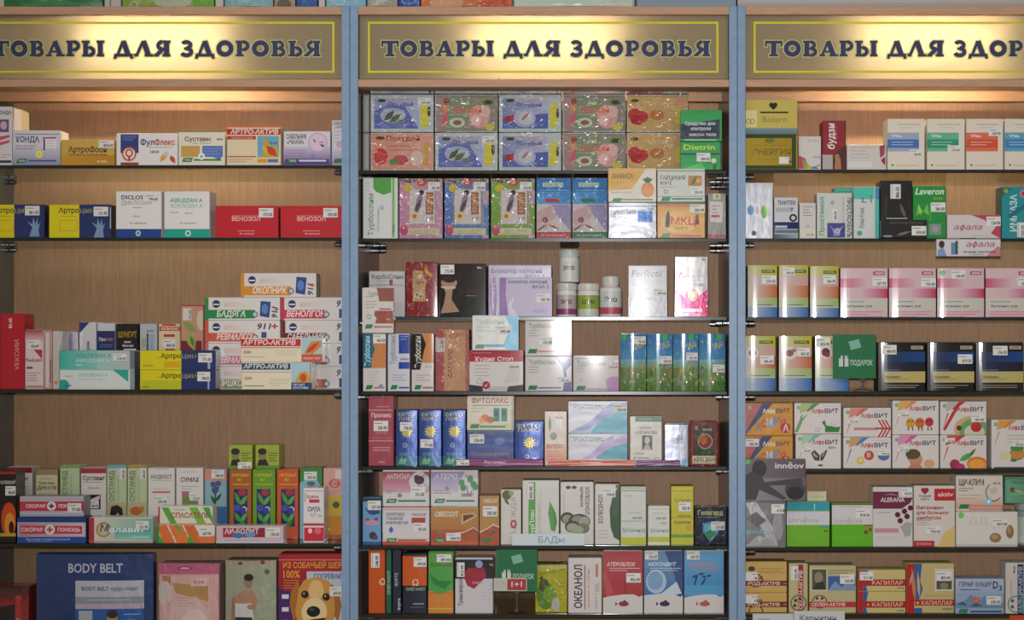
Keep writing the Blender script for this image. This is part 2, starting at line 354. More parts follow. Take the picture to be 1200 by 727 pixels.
# sign letters drawn as thick strokes with slab serifs
def S(x0, y0, x1, y1, wd): return ([(x0, y0), (x1, y1)], wd)
def A(cx, cy, rx, ry, a0, a1, wd):
    n = 16; return ([(cx + rx * math.cos(math.radians(a0 + (a1 - a0) * k / n)), cy + ry * math.sin(math.radians(a0 + (a1 - a0) * k / n))) for k in range(n + 1)], wd)
SG = {
 'Т': (.92, [S(.46, 0, .46, 1, .3), S(0, .92, .92, .92, .16), S(.05, .62, .05, .95, .1), S(.87, .62, .87, .95, .1), S(.22, .06, .7, .06, .12)]),
 'О': (.96, [A(.48, .5, .33, .39, 0, 360, .27)]),
 'В': (.86, [S(.24, 0, .24, 1, .28), S(.04, .94, .45, .94, .13), S(.04, .06, .45, .06, .13), S(.3, .5, .5, .5, .12), A(.44, .73, .2, .2, -90, 90, .19), A(.46, .28, .24, .22, -90, 90, .2)]),
 'А': (.98, [S(.14, .04, .46, .98, .14), S(.76, .04, .46, .98, .28), S(.22, .3, .66, .3, .11), S(0, .06, .3, .06, .12), S(.54, .06, 1, .06, .12)]),
 'Р': (.82, [S(.24, 0, .24, 1, .28), S(.04, .94, .45, .94, .13), S(.04, .06, .46, .06, .12), S(.3, .42, .46, .42, .12), A(.44, .68, .24, .25, -90, 90, .2)]),
 'Ы': (1.2, [S(.2, 0, .2, 1, .26), S(0, .94, .4, .94, .12), S(.02, .06, .42, .06, .13), S(.2, .56, .42, .56, .12), A(.4, .31, .22, .24, -90, 90, .2), S(.98, 0, .98, 1, .26), S(.8, .94, 1.18, .94, .12), S(.8, .06, 1.18, .06, .12)]),
 'Д': (1.04, [S(.2, .08, .48, .98, .14), S(.76, .08, .5, .98, .28), S(.04, .07, 1.0, .07, .15), S(.06, -.16, .1, .1, .15), S(.96, -.16, .92, .1, .15)]),
 'Л': (1.0, [S(.14, .1, .46, .98, .14), S(.76, .04, .48, .98, .28), S(.56, .06, 1, .06, .12), S(.0, .08, .2, .08, .15)]),
 'Я': (.9, [S(.66, 0, .66, 1, .28), S(.46, .94, .86, .94, .13), S(.46, .06, .86, .06, .12), A(.44, .7, .22, .23, 90, 270, .2), S(.12, .06, .5, .5, .2), S(0, .06, .24, .06, .12), S(.42, .47, .6, .47, .12)]),
 'З': (.78, [A(.36, .73, .22, .2, -90, 160, .2), A(.36, .28, .26, .22, -160, 90, .21), S(.25, .5, .42, .5, .12)]),
 'Ь': (.82, [S(.24, 0, .24, 1, .28), S(.04, .94, .44, .94, .12), S(.04, .06, .44, .06, .13), S(.28, .56, .46, .56, .12), A(.44, .31, .24, .24, -90, 90, .21)]),
}
def sign_word(word, xp0, xp1, dx, d, ox, sg):
    """each letter is a sub-part: navy face over a slightly larger pale yellow outline"""
    tot = sum(SG[c][0] + 0.05 for c in word) - 0.05; sx = (xp1 - xp0) / tot; pen = 0; hh = 18
    for c in word:
        wd, strokes = SG[c]; mb = MB()
        for grow, y, col in ((1.2, 0.0132, lin('c6c87c')), (0.1, 0.0120, lin('131e52'))):
            for si, (pts, sw) in enumerate(strokes):
                P = [(xp0 + dx + (pen + a) * sx, 66 - b_ * hh) for a, b_ in pts]; half = sw * 1.12 / 2 * hh + grow
                n = len(P); closed = n > 2 and math.hypot(P[0][0] - P[-1][0], P[0][1] - P[-1][1]) < 0.1; L, R = [], []
                for k in range(n):
                    a = P[max(k - 1, 0)]; b_ = P[min(k + 1, n - 1)]
                    if closed and k in (0, n - 1): a, b_ = P[n - 2], P[1]
                    tx, ty = b_[0] - a[0], b_[1] - a[1]; l = math.hypot(tx, ty); tx /= l; ty /= l
                    q = P[k]
                    if not closed and n == 2: q = (q[0] + tx * grow * (1 if k else -1), q[1] + ty * grow * (1 if k else -1))
                    L.append((q[0] - ty * half, q[1] + tx * half)); R.append((q[0] + ty * half, q[1] - tx * half))
                for k in range(n - 1):
                    mb.poly([(PX(u, d) - ox, y - si * 0.00006, PZ(v_, d)) for u, v_ in (L[k], L[k + 1], R[k + 1], R[k])], col)
        pen += wd + 0.05
        mb.build('letter', 'film_letter', sg)
for name, xl, xr in BAYS:
    il, ir = xl + 9.6, xr - 9.6
    cab = empty('display_cabinet', ((xw(xl) + xw(xr)) / 2, 0, 0))
    tag(cab, {'left': 'beige wooden display cabinet with blue-grey edges, left bay under the cropped sign',
              'middle': 'beige wooden display cabinet with blue-grey edges, middle bay between two others',
              'right': 'beige wooden display cabinet with blue-grey edges, right bay cut by the frame'}[name], 'cabinet', 'display cabinets in a row')
    ox = cab.location.x
    def part(nm, x0, x1, y0, y1, z0, z1, mat, par=cab, ch=0.001, lab=None):
        m_ = MB(); m_.box(x0 - (ox if par is cab else 0), x1 - (ox if par is cab else 0), y0, y1, z0, z1, ch=ch); o = m_.build(nm, mat, par)
        if lab: o['label'] = lab
        return o
    X0, X1, I0, I1 = xw(xl) + 0.0006, xw(xr) - 0.0006, xw(il), xw(ir)
    for a, b_ in ((X0, I0), (I1, X1)):
        sp = part('side_panel', a, b_, 0.002, BD + 0.012, 0, ZTOP, 'inner')
        m_ = MB(); m_.box(a - ox, b_ - ox, -0.001, 0.0018, 0.0, ZTOP, ch=0.0005); em = m_.build('edge_trim', 'blue', sp); em['label'] = 'blue-grey front edge of the side panel'
    part('back_panel', I0, I1, BD, BD + 0.008, 0.06, ZTOP - 0.02, 'wood')
    part('top_board', I0, I1, 0.0, BD, PZ(17), ZTOP, 'board')
    part('lower_board', I0, I1, 0.0, 0.055, PZ(102), PZ(93), 'board')
    part('inner_rail', I0, I1, 0.21, 0.232, PZ(119, .21), PZ(105, .21), 'board')
    part('bottom_board', I0, I1, 0.0, BD, PZ(790) - .02, PZ(790), 'board')
    # lit sign
    sg = part('sign_panel', I0 + 0.001, I1 - 0.001, 0.014, 0.017, PZ(92.5, .014), PZ(18.5, .014), 'acrylic', ch=0.0002)
    dx = {'left': -456.5, 'middle': 0, 'right': 449.5}[name]
    sign_word('ТОВАРЫ', 447, 579, dx, .013, ox, sg); sign_word('ДЛЯ', 590, 657, dx, .013, ox, sg); sign_word('ЗДОРОВЬЯ', 667, 833, dx, .013, ox, sg)
    fb = MB(); fx0, fx1, fy0, fy1 = 431 + dx, 842 + dx, 25.5, 85.5
    if name == 'left': fx0, fx1 = -20, 392
    if name == 'right': fx0, fx1 = 883, 1296
    for q in ((fx0, fx1, fy0, fy0 + 2.6), (fx0, fx1, fy1 - 2.6, fy1), (fx0, fx0 + 2.6, fy0 + 2.6, fy1 - 2.6), (fx1 - 2.6, fx1, fy0 + 2.6, fy1 - 2.6)):
        fb.box(PX(q[0], .013) - ox, PX(q[1], .013) - ox, 0.0128, 0.0139, PZ(q[3], .013), PZ(q[2], .013))
    o = fb.build('sign_border', 'yellow', sg); o['label'] = 'yellow border line'
    # lamp behind the sign
    cx = (I0 + I1) / 2; lt = MB(); zl = PZ(54, .07)
    lt.rod((cx - 0.17 - ox, 0.070, zl), (cx + 0.17 - ox, 0.070, zl), 0.009, 14)
    tb = lt.build('lamp_tube', 'glow', cab, smooth=False)
    hb2 = MB(); hb2.box(cx - 0.20 - ox, cx + 0.20 - ox, 0.095, 0.115, zl - 0.012, zl + 0.03, ch=0.002)  # unseen bar behind the tube, shaped to cut lamp spill on the wood
    for s_ in (-1, 1): hb2.box(cx + s_ * .182 - .012 - ox, cx + s_ * .182 + .012 - ox, 0.058, 0.095, zl - 0.014, zl + 0.014, ch=0.002)
    hb2.build('holder_spill_baffle', 'chrome', tb)
# glass shelves and their chrome pins
ORD = ['', 'top shelf', 'second shelf', 'third shelf', 'fourth shelf', 'fifth shelf', 'sixth shelf', 'bottom shelf']
def shelf(key, bay, n, py, back=BD - 0.002, fd=0.02):
    il, ir = {'left': (-47.4, 400.4), 'middle': (419.6, 854.4), 'right': (873.6, 1308.4)}[bay]
    zt = PZ(py, fd); x0, x1 = PX(il) + 0.004, PX(ir) - 0.004; th = 0.008
    root = empty('glass_shelf', ((x0 + x1) / 2, fd, zt)); hw = (x1 - x0) / 2
    words = '%s bay, ' % bay + (ORD[n] if n > 0 else 'lowest shelf')
    tag(root, 'clear glass shelf with dark edge, ' + words, 'shelf', 'glass shelves of the cabinets')
    m_ = MB(); m_.box(-hw, hw, 0.0021, back - fd, -th, 0); m_.build('glass_pane', 'glass', root)
    m_ = MB(); m_.box(-hw, hw, 0, 0.002, -th, 0, ch=0.0004); o = m_.build('glass_edge', 'edge', root); o['label'] = 'dark polished front edge'
    for s_ in (-1, 1):
        for yy in (0.035, 0.24):
            m_ = MB(); m_.rod((s_ * (hw + .0035), yy, -th - 0.0065), (s_ * (hw - 0.020), yy, -th - 0.0065), 0.006, 12)
            m_.rod((s_ * (hw - .020), yy, -th - 0.0065), (s_ * (hw - 0.0235), yy, -th - 0.0065), 0.0042, 12)
            m_.build('shelf_pin', 'chrome', root, smooth=False)
            m_ = MB(); m_.rod((s_ * (hw - .006), yy, -th - 0.0065), (s_ * (hw - 0.009), yy, -th - 0.0065), 0.0068, 12); m_.build('rubber_ring', 'black', root)
    SHELF[key] = (zt, words)
for k, b_, n, py in (('L1', 'left', 1, 193.6), ('L2', 'left', 2, 278.6), ('L3', 'left', 3, 457), ('L4', 'left', 4, 637.5), ('L5', 'left', -1, 762),
                     ('M1', 'middle', 1, 199.8), ('M2', 'middle', 2, 279.6), ('M3', 'middle', 3, 371.5), ('M4', 'middle', 4, 459), ('M5', 'middle', 5, 547), ('M6', 'middle', 6, 640), ('M7', 'middle', 7, 720.5),
                     ('R1', 'right', 1, 198.8), ('R2', 'right', 2, 279.6), ('R3', 'right', 3, 372), ('R4', 'right', 4, 459), ('R5', 'right', 5, 550), ('R6', 'right', 6, 642), ('R7', 'right', 7, 720)):
    shelf(k, b_, n, py)
SHELF['TOP'] = (ZTOP, 'on top of the cabinets')
# ================================================================= LEFT BAY
c = carton
c('L1', -9, 125, 14.5, None, 'd6d2d6', 'tall white box with purple picture and red waves, leftmost', [t(8, 5, 4, 'ОНДА', '3a3a55', 14), r(6, 15, 19, 30, '6a4a86'), e(13, 22, 4, 5, 'c9a9b8'), p([(4, 36), (20, 33), (20, 36), (4, 41)], 'c8506a'), p([(4, 43), (20, 39), (20, 42), (4, 47)], 'c8506a'), ln(10, 56, 21, 2, 3), r(2, 63, 22, 66, '2a3550')])
c('L1', 14.6, 128, 24, None, 'd8cfae', 'narrow cream box behind the lilac box', [ln(3, 6, 7, 12, 4, 'b0a580')], d=.10)
c('L1', 14.6, 153, 71, None, 'd4d2dc', 'white and lilac box with yellow dot sticker beside framed picture', [r(0, 18, 56, 41, 'cfcfd8', '8f90b0', 1), r(2, 4, 55, 4.7, '555a70'), t(3, 7, 6.5, 'ХОНДА', '3c4468', 28), t(3, 17, 2, 'для суставов', '444', 24, 0), ln(3, 21, 24, 1, 3, '555'), r(35, 8, 51, 9.5, 'a03a58'), r(36, 10, 38, 23, '55406a'), r(38, 10, 51, 21, 'e8e4ea'), ln(40, 12, 49, 3, 3, 'aaa')] + ev(56, 41, '4c5890') + [e(31, 28, 4.2, 4.2, 'f3ee6a'), e(31, 28, 2, 2, 'c9b93a', .5)])
c('L1', 71.3, 164, 134.5, None, 'c9a54e', 'low golden tan box with brown lettering', [r(0, 18, 63, 30, 'c9932a', 'b98420'), t(8, 8, 6.5, 'АртроФоон', '5a3422', 46, 1, .1), t(8, 16, 2.4, 'Суставы и позвоночник', '7a4428', 46, 1), pr(44, 0.5, 18, 9), t(42, 24, 2.5, '60 табл.', 'ece0b0', 12)], mat='carton')
c('L1', 136, 156.5, 208.5, None, 'e6e2e0', 'white box with navy banner, red ring and two capsules', [r(5, 1, 26, 23, '2b3d80'), ln(7, 3, 24, 3, 2.2, '8890c0'), e(15, 24, 8.5, 8.5, 'c8402a'), e(15, 24, 6.8, 6.8, 'e9ddd8'), e(15, 23, 4.5, 5, 'b83a28', .62), r(13.8, 27, 16.2, 31, 'b83a28'), r(5, 34, 26, 37, '9a3a28'), t(28, 7, 6.5, 'Фул', '343a70', 17), t(45, 7, 6.5, 'Флекс', 'c03a2a', 24), ln(38, 16, 66, 1, 3, '999'), t(39, 20, 3, '168-00', '444', 11), leaf(51, 33, 61, 21, 3.5, 'd8a23c'), leaf(55, 27, 61, 21, 3, 'c9c9c0'), leaf(63, 26, 69, 35, 3.2, 'cf4a2a')])
c('L1', 208.8, 154, 264, None, 'e4dfcb', 'cream box with tan and blue rectangles and white dot sticker', [r(0, 0, 55, 1, '5a8a6a'), t(7, 6.5, 5, 'Суставы', '5a4a3a', 31), t(16, 13, 1.8, 'плюс комплекс', '777', 22, 0), r(3, 17, 25, 30, 'c9a050'), r(28, 17, 52, 30, '5a7ab8'), ln(30, 20, 50, 3, 3, '8aa2cc'), p([(40, 30), (50, 30), (49, 34)], '5a7ab8')] + ev(55, 39, '2a7d4a') + [e(27, 29.5, 4, 4, 'eef6f4'), e(27, 29.5, 1.8, 1.8, '8ab0a8'), t(44, 8, 2.5, '140-50', '555', 8)])
c('L1', 265.5, 147.5, 329.5, None, 'e2d2ae', 'cream box with red title banner and picture of a knee', [r(0, 0, 64, 2, 'd86a30'), r(0, 3.5, 64, 10.5, 'b82c26'), t(4, 4.2, 5.4, 'АРТРО-АКТИВ', 'f2e2d8', 56, 1, .15), r(0, 12, 34, 16, 'b8322a'), t(5, 13, 2, 'питание суставов', 'f0d8c8', 26, 0), r(36, 12, 61, 37, '6aa8c8'), p([(40, 37), (44, 22), (41, 14), (47, 16), (52, 25), (58, 22), (61, 37)], 'c8a030'), leaf(46, 24, 59, 36, 5, 'c8402a'), leaf(42, 22, 48, 35, 3, 'd8b04a'), t(50, 19, 2.5, '82-00', '555', 9), r(1, 35.5, 34, 36.8, 'c0503a'), ln(2, 39, 30, 2, 2.5, 'c0704a'), r(36, 39, 47, 43, 'd89a2a'), r(48, 39, 60, 43, '4a78b8')])
c('L1', 332, 154, 387.5, None, 'd8d4dc', 'white and purple box with pink round emblem', [r(0, 18, 55, 39.5, 'c8c0d4', '5c3a86', 1), t(3, 3.5, 5.2, 'САБЕЛЬНИК', '3a3448', 24), t(4, 10.5, 4.2, '«ЭВАЛАР»', '3a3448', 20), e(40, 13, 11.5, 11.5, 'c8a8c0'), e(40, 13, 10, 10, 'dcc4d4'), flower(40, 13, 8, 'c890b0', '7a3a6a')[0], p([(34, 8), (38, 12), (36, 13)], '7a2a5a'), p([(42, 15), (48, 16), (46, 19)], '3a3a4a'), ln(2, 22, 26, 3, 3.3, '9a6aa8'), e(34, 29, 2.6, 2.6, '7a84c0'), r(2, 32.5, 53, 38, '4a3a86')] + ev(55, 40, 'd8d8e8'))
c('L1', 388.5, 141, 403, None, 'd6d2da', 'tall white and lilac box partly hidden by the blue post', [r(0, 34, 14, 52, 'd0c8d8', '9a86b8', 1), t(1.5, 2, 3.5, 'САБЕЛЬ', '444', 12), t(4, 7, 2.5, 'НИК', '555', 8), ln(3, 13, 12, 4, 4, '999'), e(9, 28, 4, 4, 'd0a8c0'), p([(2, 50), (4, 45), (13, 45), (11, 50)], '1f7a45')])
# second shelf
def artro(x0, y0, x1, y1, sh, lab, sp=.47, **k):
    w_, h_ = x1 - x0, (y1 or (457 if sh == 'L3' else 279)) - y0
    c(sh, x0, y0, x1, y1, 'd8cc10', lab, [r(w_ * sp, 0, w_, h_, '1d2f66'), t(w_ * sp - min(24, w_ * .42), 3.5, min(6, h_ * .24), 'Артро', '3a3a20', min(24, w_ * .4)), t(w_ * sp, 3.5, min(6, h_ * .24), 'цин', '8a8868', 18), ln(w_ * .2, h_ * .34, w_ * .44, 1, 3, '98901a')] + k.pop('els', []), side='20263c', **k)
hand = lambda x, y, s=1: [p([(x, y + 17 * s), (x + 3 * s, y + 8 * s), (x - 2 * s, y + 2 * s), (x + 3 * s, y + 5 * s), (x + 4 * s, y - 2 * s), (x + 6 * s, y + 5 * s), (x + 8 * s, y - 1 * s), (x + 8.5 * s, y + 6 * s), (x + 11 * s, y + 3 * s), (x + 9 * s, y + 10 * s), (x + 10 * s, y + 17 * s)], '7896b8')]
artro(-20, 240, 52.5, None, 'L2', 'yellow and navy box with hand picture, cut by the frame', .5, els=[r(16, 18, 36, 31, 'd8a020'), r(17, 19, 35, 30, 'd8cc10')] + hand(54, 17, 1.2) + [pr(49, 1.5, 17, 11)])
artro(57.5, 240, 130.5, None, 'L2', 'yellow and navy box with hand picture, left of the white box', .48, els=[r(12, 18, 33, 31, 'd8a020'), r(13, 19, 32, 30, 'd8cc10')] + hand(52, 18, 1.2) + [pr(52, 2.5, 17, 11), r(71, 3, 73, 28, 'b8bcc0')])
c('L2', 135.5, 224.5, 189.5, None, 'e2e0dc', 'white box with dark blue band and thin shield', [r(0, 44, 54, 55, '1f3f8c'), e(26, 49, 3, 3.5, 'c9d8e8'), e(26, 49, 1.8, 2.2, '3a9a86'), t(6, 4.5, 4.6, 'DICLOS', '2c3450', 26), t(6, 11, 4.6, 'ДИКЛОЗАН', '8a90a0', 36, 0), ln(20, 18.5, 30, 1, 3, '777'), t(20, 28, 2, '100 мг', '555', 9, 0), t(16, 36, 2.2, '20 таблеток', '555', 20, 0), pr(34, 3, 16, 9)], mat='carton')
c('L2', 192, 224.5, 246, None, 'e2e0dc', 'white box with teal band and thin shield', [r(0, 44, 54, 55, '12a08c'), e(28, 49, 3.4, 3.6, 'd9ece8'), e(28, 49, 2, 2.2, '2a9a86'), t(7, 8, 4.6, 'ASKLEZAN A', '4aa89a', 38), t(7, 14.5, 4.6, 'АСКЛЕЗАН А', '6ab8aa', 38, 0), t(7, 23.5, 2, '100 мг', '666', 10, 0), t(24, 24.5, 2, '100 мг', '666', 10, 0), t(18, 36, 2.2, '30 таблеток', '666', 20, 0)], mat='carton')
for x0, x1, lab, px_ in ((252, 326.5, 'long red box with white lettering, beside the teal-banded box', 51), (328.5, 402.5, 'long red box with white lettering, against the blue post', 50)):
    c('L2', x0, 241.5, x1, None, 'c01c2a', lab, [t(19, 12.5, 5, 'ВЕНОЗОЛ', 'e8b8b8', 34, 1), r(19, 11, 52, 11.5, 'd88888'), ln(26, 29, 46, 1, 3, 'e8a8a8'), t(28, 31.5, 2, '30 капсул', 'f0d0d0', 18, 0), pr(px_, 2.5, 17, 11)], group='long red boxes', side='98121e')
# third shelf: back rows first
c('L3', -8, 368, 29, None, 'b4182a', 'tall red box with vertical lettering, leftmost', [r(0, 0, 9, 89, '98101e'), t(25, 66, 5, 'VЕKОИИ', 'e0a0a0', 36, 0, 0, 90), t(18, 17, 3.6, '82-00', 'e8d8d8', 12, 1, 0, 90)])
c('L3', 29, 387, 51, None, 'd8c8c4', 'white box with dark red top and vertical streaks', [r(0, 0, 22, 13, 'a03040', 'd8c0bc', 1), pr(3, 12, 14, 10), p([(10, 23), (20, 23), (20, 34)], 'b03040'), t(1, 33, 4, 'Reduxin', 'a04050', 19), r(2, 43, 9, 45.5, '555'), ln(2, 50, 18, 4, 3, 'a07070'), r(0, 65, 22, 68, 'b09088')])
c('L3', 51.3, 388, 61, None, 'c09898', 'narrow pinkish wrapped box behind the red topped one', [r(2, 2, 6, 66, 'd8c8c8'), t(6, 60, 2.5, 'Редуксин', '7a4a50', 26, 1, 0, 90)], mat='film', d=.04)
c('L3', 61.3, 388.5, 70, None, 'c8c4b8', 'narrow pale box with small orange spot', [ln(2, 8, 7, 9, 5, 'a09a90'), e(4, 60, 2, 2, 'c88a50')], d=.045)
c('L3', 71, 389, 92, None, 'bcbcc4', 'silver box with violet streak behind the teal box', [r(3, 2, 10, 30, 'd4d4dc'), r(10, 2, 16, 30, 'a898bc')], mat='foil', d=.12, bulge=.002)
c('L3', 92.5, 378, 113, None, 'd0d0d6', 'white box with navy top corner', [p([(0, 0), (12, 0), (0, 13)], '2c3474'), t(8, 36, 4, 'Крем', '444', 14, 1, 0, 90)], d=.12)
c('L3', 113.5, 379, 135, None, 'c8ccd6', 'white box with navy middle panel', [r(0, 9, 21, 33, '1e2f66'), t(2, 17, 3.5, 'Про', 'dde', 8), t(10, 17, 3.5, 'стат', 'c07a50', 9), ln(3, 25, 18, 2, 2.5, '7a84b0')], d=.12)
c('L3', 136, 380, 162, None, '17140f', 'black box with golden arched lettering', [t(2, 9, 6.5, 'ШУНГИТ', 'b88a2a', 22), t(9, 19.5, 2.5, 'крем', 'ddd', 8), t(7, 24, 2.5, 'бальзам', 'ddd', 13), pr(9, 29, 14, 5)], d=.12)
c('L3', 163.5, 380, 184.5, None, 'bcc6cc', 'pale blue box with vertical navy stroke', [r(8, 11, 10, 36, '24406a'), e(5, 22, 3.5, 6, 'a8b490'), r(11, 12, 17, 36, '9ab4cc'), t(8, 7, 2, '43-00', '444', 8)], d=.12, mat='foil')
c('L3', 185.5, 380, 211.5, None, 'd8c8a0', 'cream box with red title and price tag', [r(4, 0, 20, 2, 'b8302a'), r(1, 3, 25, 8, 'b8302a'), t(3, 4, 3.2, 'КАПИЛЛАР', 'f0e0d0', 20), r(6, 12, 19, 15, 'b8302a'), pr(5, 18, 15, 10), r(8, 29, 19, 32, 'b8302a')], d=.12)
c('L3', 212, 357.5, 240, None, 'c4907c', 'tall pinkish box with green leaves', [r(0, 0, 28, 1.5, 'a83038'), r(2, 4, 12, 18, 'd8d0c8'), t(9, 17, 2.6, '74-00', '555', 11, 1, 0, 90), e(24, 18, 6, 12, 'd0c8a8'), r(0, 42, 24, 66, '7a1c34'), leaf(2, 20, 18, 32, 5, '8a9a48'), leaf(8, 32, 16, 54, 6, '98a850'), leaf(11, 36, 15, 50, 2.5, '5c7a30'), r(25.5, 0, 28, 100, '8a3a3c')], d=.10)
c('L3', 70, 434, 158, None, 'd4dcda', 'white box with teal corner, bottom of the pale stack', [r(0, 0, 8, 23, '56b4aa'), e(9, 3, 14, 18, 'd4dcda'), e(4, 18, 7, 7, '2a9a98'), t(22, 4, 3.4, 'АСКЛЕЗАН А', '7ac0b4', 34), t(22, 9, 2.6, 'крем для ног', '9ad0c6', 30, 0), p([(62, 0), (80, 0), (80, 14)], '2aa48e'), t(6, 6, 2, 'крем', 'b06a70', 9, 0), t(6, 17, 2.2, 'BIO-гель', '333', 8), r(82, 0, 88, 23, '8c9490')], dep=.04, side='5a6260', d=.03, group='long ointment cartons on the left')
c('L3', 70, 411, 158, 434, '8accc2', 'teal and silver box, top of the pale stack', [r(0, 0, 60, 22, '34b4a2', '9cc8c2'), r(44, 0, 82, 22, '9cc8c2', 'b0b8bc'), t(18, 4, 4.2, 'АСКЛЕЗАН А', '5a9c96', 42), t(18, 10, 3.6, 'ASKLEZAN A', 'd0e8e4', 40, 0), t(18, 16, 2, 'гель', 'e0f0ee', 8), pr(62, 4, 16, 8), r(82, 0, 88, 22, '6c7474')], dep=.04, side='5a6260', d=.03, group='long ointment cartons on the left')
artro(164, 434, 253, None, 'L3', 'yellow and navy box, bottom of the two', .54, els=[r(2, 12, 48, 23, 'b8c020'), t(1, 18, 3, 'гель', '7a8020', 10), r(79, 12, 81, 23, '98a8c8'), pr(67, 2, 15, 11)], d=.03, dep=.04, group='yellow and navy ointment cartons')
artro(164, 411, 253, 433.8, 'L3', 'yellow and navy box, top of the two', .54, els=[r(28, 13, 47, 20, 'd8a810'), t(3, 16, 3, 'крем', 'b09020', 12), r(79, 12, 82, 22, '98a8c8'), pr(68, 3, 16, 11)], d=.03, dep=.04, group='yellow and navy ointment cartons')
def b911(x0, y0, x1, y1, ac, word, lab, w_=46, d=.075, num=1, sh='L3', **k):
    W = x1 - x0; h = (y1 or 457) - y0; full = W > 80
    els = [r(0, 0, 4, h, ac), r(4, h * .54, (W * .66 if full else W * .72), h * .92, ac), t(13 if full else 6, h * .58, h * .26, word, 'f0e8e4', w_, 1, .15), e(13, h * .28, 4.6, 4.6, '24345c'), p([(8.6, h * .27), (17.4, h * .27), (16, h * .33), (10, h * .33)], 'e0e0e8'), e((W * .66 if full else W * .72), h * .74, 3.6, 3.6, '56607a'), e((W * .66 if full else W * .72), h * .74, 2.4, 2.4, 'c8ccd4'), r(22, h * .2, 50, h * .4, 'dcc0b8', 'e0dcd8')]
    if full: els += [p([(65, 4), (77, 5), (75, h - 3), (64, h - 5)], '2a4a84'), e(70, h * .5, 4, 6, '5a86c0'), t(78, h - 2, 6.5, '911', '2c3450', 15, 1, .2, 90), t(80, 11, 6, '+', 'c02c3c', 7)] if num == 1 else [t(60, h * .12, h * .26, '911', '2c3450', 18, 1, .25), t(77, h * .1, h * .3, '+', 'c02c3c', 9), r(66, h * .5, 72, h, '3a5484')]
    else: els += [t(W - 10, h * .12, h * .28, '91', '2c3450', 10, 1, .25), r(W - 6, h * .5, W, h * .9, '2a4a84')]
    c(sh, x0, y0, x1, y1, 'dfdad6', lab, els, d=d, dep=.045, group='stacked ointment cartons with orange to maroon bands', **k)
b911(240, 430, 328.5, None, '7c8a4a', 'ШИШКОЛИТ', 'white box with olive band, bottom left of the tall stack')
b911(330, 430, 403, None, 'a85030', 'ХОНДА', 'white box with brown band, bottom right of the tall stack', 36)
b911(240, 403, 328.5, 429.8, 'c86a88', 'РЕВМАЛГОН', 'white box with rose band half covered by cream box')
b911(330, 403, 403, 429.8, '742040', 'САБЕЛЬНИК', 'white box with plum band, second from bottom right of the stack', 44)
b911(240, 376, 328.5, 402.8, 'd05a44', 'РЕВМАЛГОН', 'white box with coral band, third up on the stack left', num=2)
b911(330, 376, 403, 402.8, '701c38', 'САБЕЛЬНИК', 'white box with plum band, third up on the stack right', 44)
b911(240, 349, 328.5, 375.8, '1f8a4a', 'БАДЯГА', 'white box with green band in the tall stack', 34)
b911(328.8, 349, 403, 375.8, 'c83850', 'ВЕНОЛГОН', 'white box with crimson band in the tall stack', 46)
b911(282, 320.5, 371, 348.8, 'd8902a', 'ОКОПНИК', 'white box with orange band, alone on top of the stack', 40)
c('L3', 283, 425, 366, None, 'e6dcc0', 'cream box with navy title, lower of the front pair', [r(0, 1, 57, 8.5, '24466e'), t(2, 2, 5, 'АРТРО-АКТИВ', 'e8e8e8', 52, 1, .15), r(0, 11, 57, 11.6, '888'), t(3, 16, 4, 'крем', 'b86a40', 9), ln(32, 19, 56, 4, 2.6, 'a8a088', .4), ln(3, 27, 26, 1, 3, '777', 1), r(58, 0, 83, 32, 'a8ccd4'), p([(62, 22), (68, 12), (76, 10), (82, 22), (74, 25)], 'd8a030'), e(72, 18, 4, 5, 'c85030'), r(58, 23.5, 83, 32, '24466e'), t(60, 25, 2.4, 'ПИТАЕТ', 'dde', 14), t(60, 28.5, 2.4, 'СУСТАВЫ', 'dde', 18), r(80, 0, 81, 22, 'c8304a')], d=.02, dep=.04)
c('L3', 282, 396.5, 378, 424.8, 'e6dcc0', 'cream box with red title, upper of the front pair', [r(0, 1, 70, 9.5, 'c02a30'), t(2, 2.2, 5.6, 'АРТРО-АКТИВ', 'f0e4e0', 62, 1, .15), r(0, 11, 70, 11.8, 'b8523a'), t(3, 14, 4, 'крем', 'b86a40', 9), ln(40, 15, 66, 3, 2.6, 'b8b098', .4), ln(3, 22, 28, 1, 3, '999'), r(71, 0, 96, 28, 'a8ccd4'), p([(74, 18), (82, 4), (94, 3), (94, 10), (84, 19)], 'd88a30'), leaf(76, 18, 92, 4, 3, 'c8402a'), r(71, 19, 96, 28, 'c85a3a'), t(73, 22, 3, 'снимает боль', 'f0e0d8', 20, 0)], d=.02, dep=.04)
# fourth shelf: back row
B = .13
c('L4', -14, 553, 19, None, '1a1212', 'black box with red top and orange flame picture', [r(0, 0, 33, 3, 'b02028'), t(14, 11, 3.5, 'ОЛЕВОЙ', 'ccc', 18), pr(20, 17, 12, 11), e(24, 56, 9, 20, 'c84a18'), e(25, 62, 6, 14, 'e0902a'), e(27, 66, 3, 8, '2a0c08'), r(14, 72, 33, 76, 'c89a2a')], d=.03)
c('L4', 8, 548, 38, None, 'ccc9c4', 'white box with red top behind the red and blue box', [r(0, 0, 30, 6.5, '8a2430'), t(12, 11, 4.5, 'авит', '333', 13), ln(8, 18, 26, 5, 4, '999'), p([(16, 34), (24, 32), (22, 40), (15, 44)], '222')], d=B)
c('L4', 41, 551, 68, None, '9a8a5e', 'cream labelled box with tan top', [r(1, 6, 26, 60, 'cfc9a4'), ln(6, 10, 20, 1, 3, '777'), t(4, 13.5, 3.4, 'Бальзам', '555', 19), t(2, 19, 4.2, 'ДИКУЛЯ', '333', 23), ln(4, 27, 20, 2, 3, '999')], d=B)
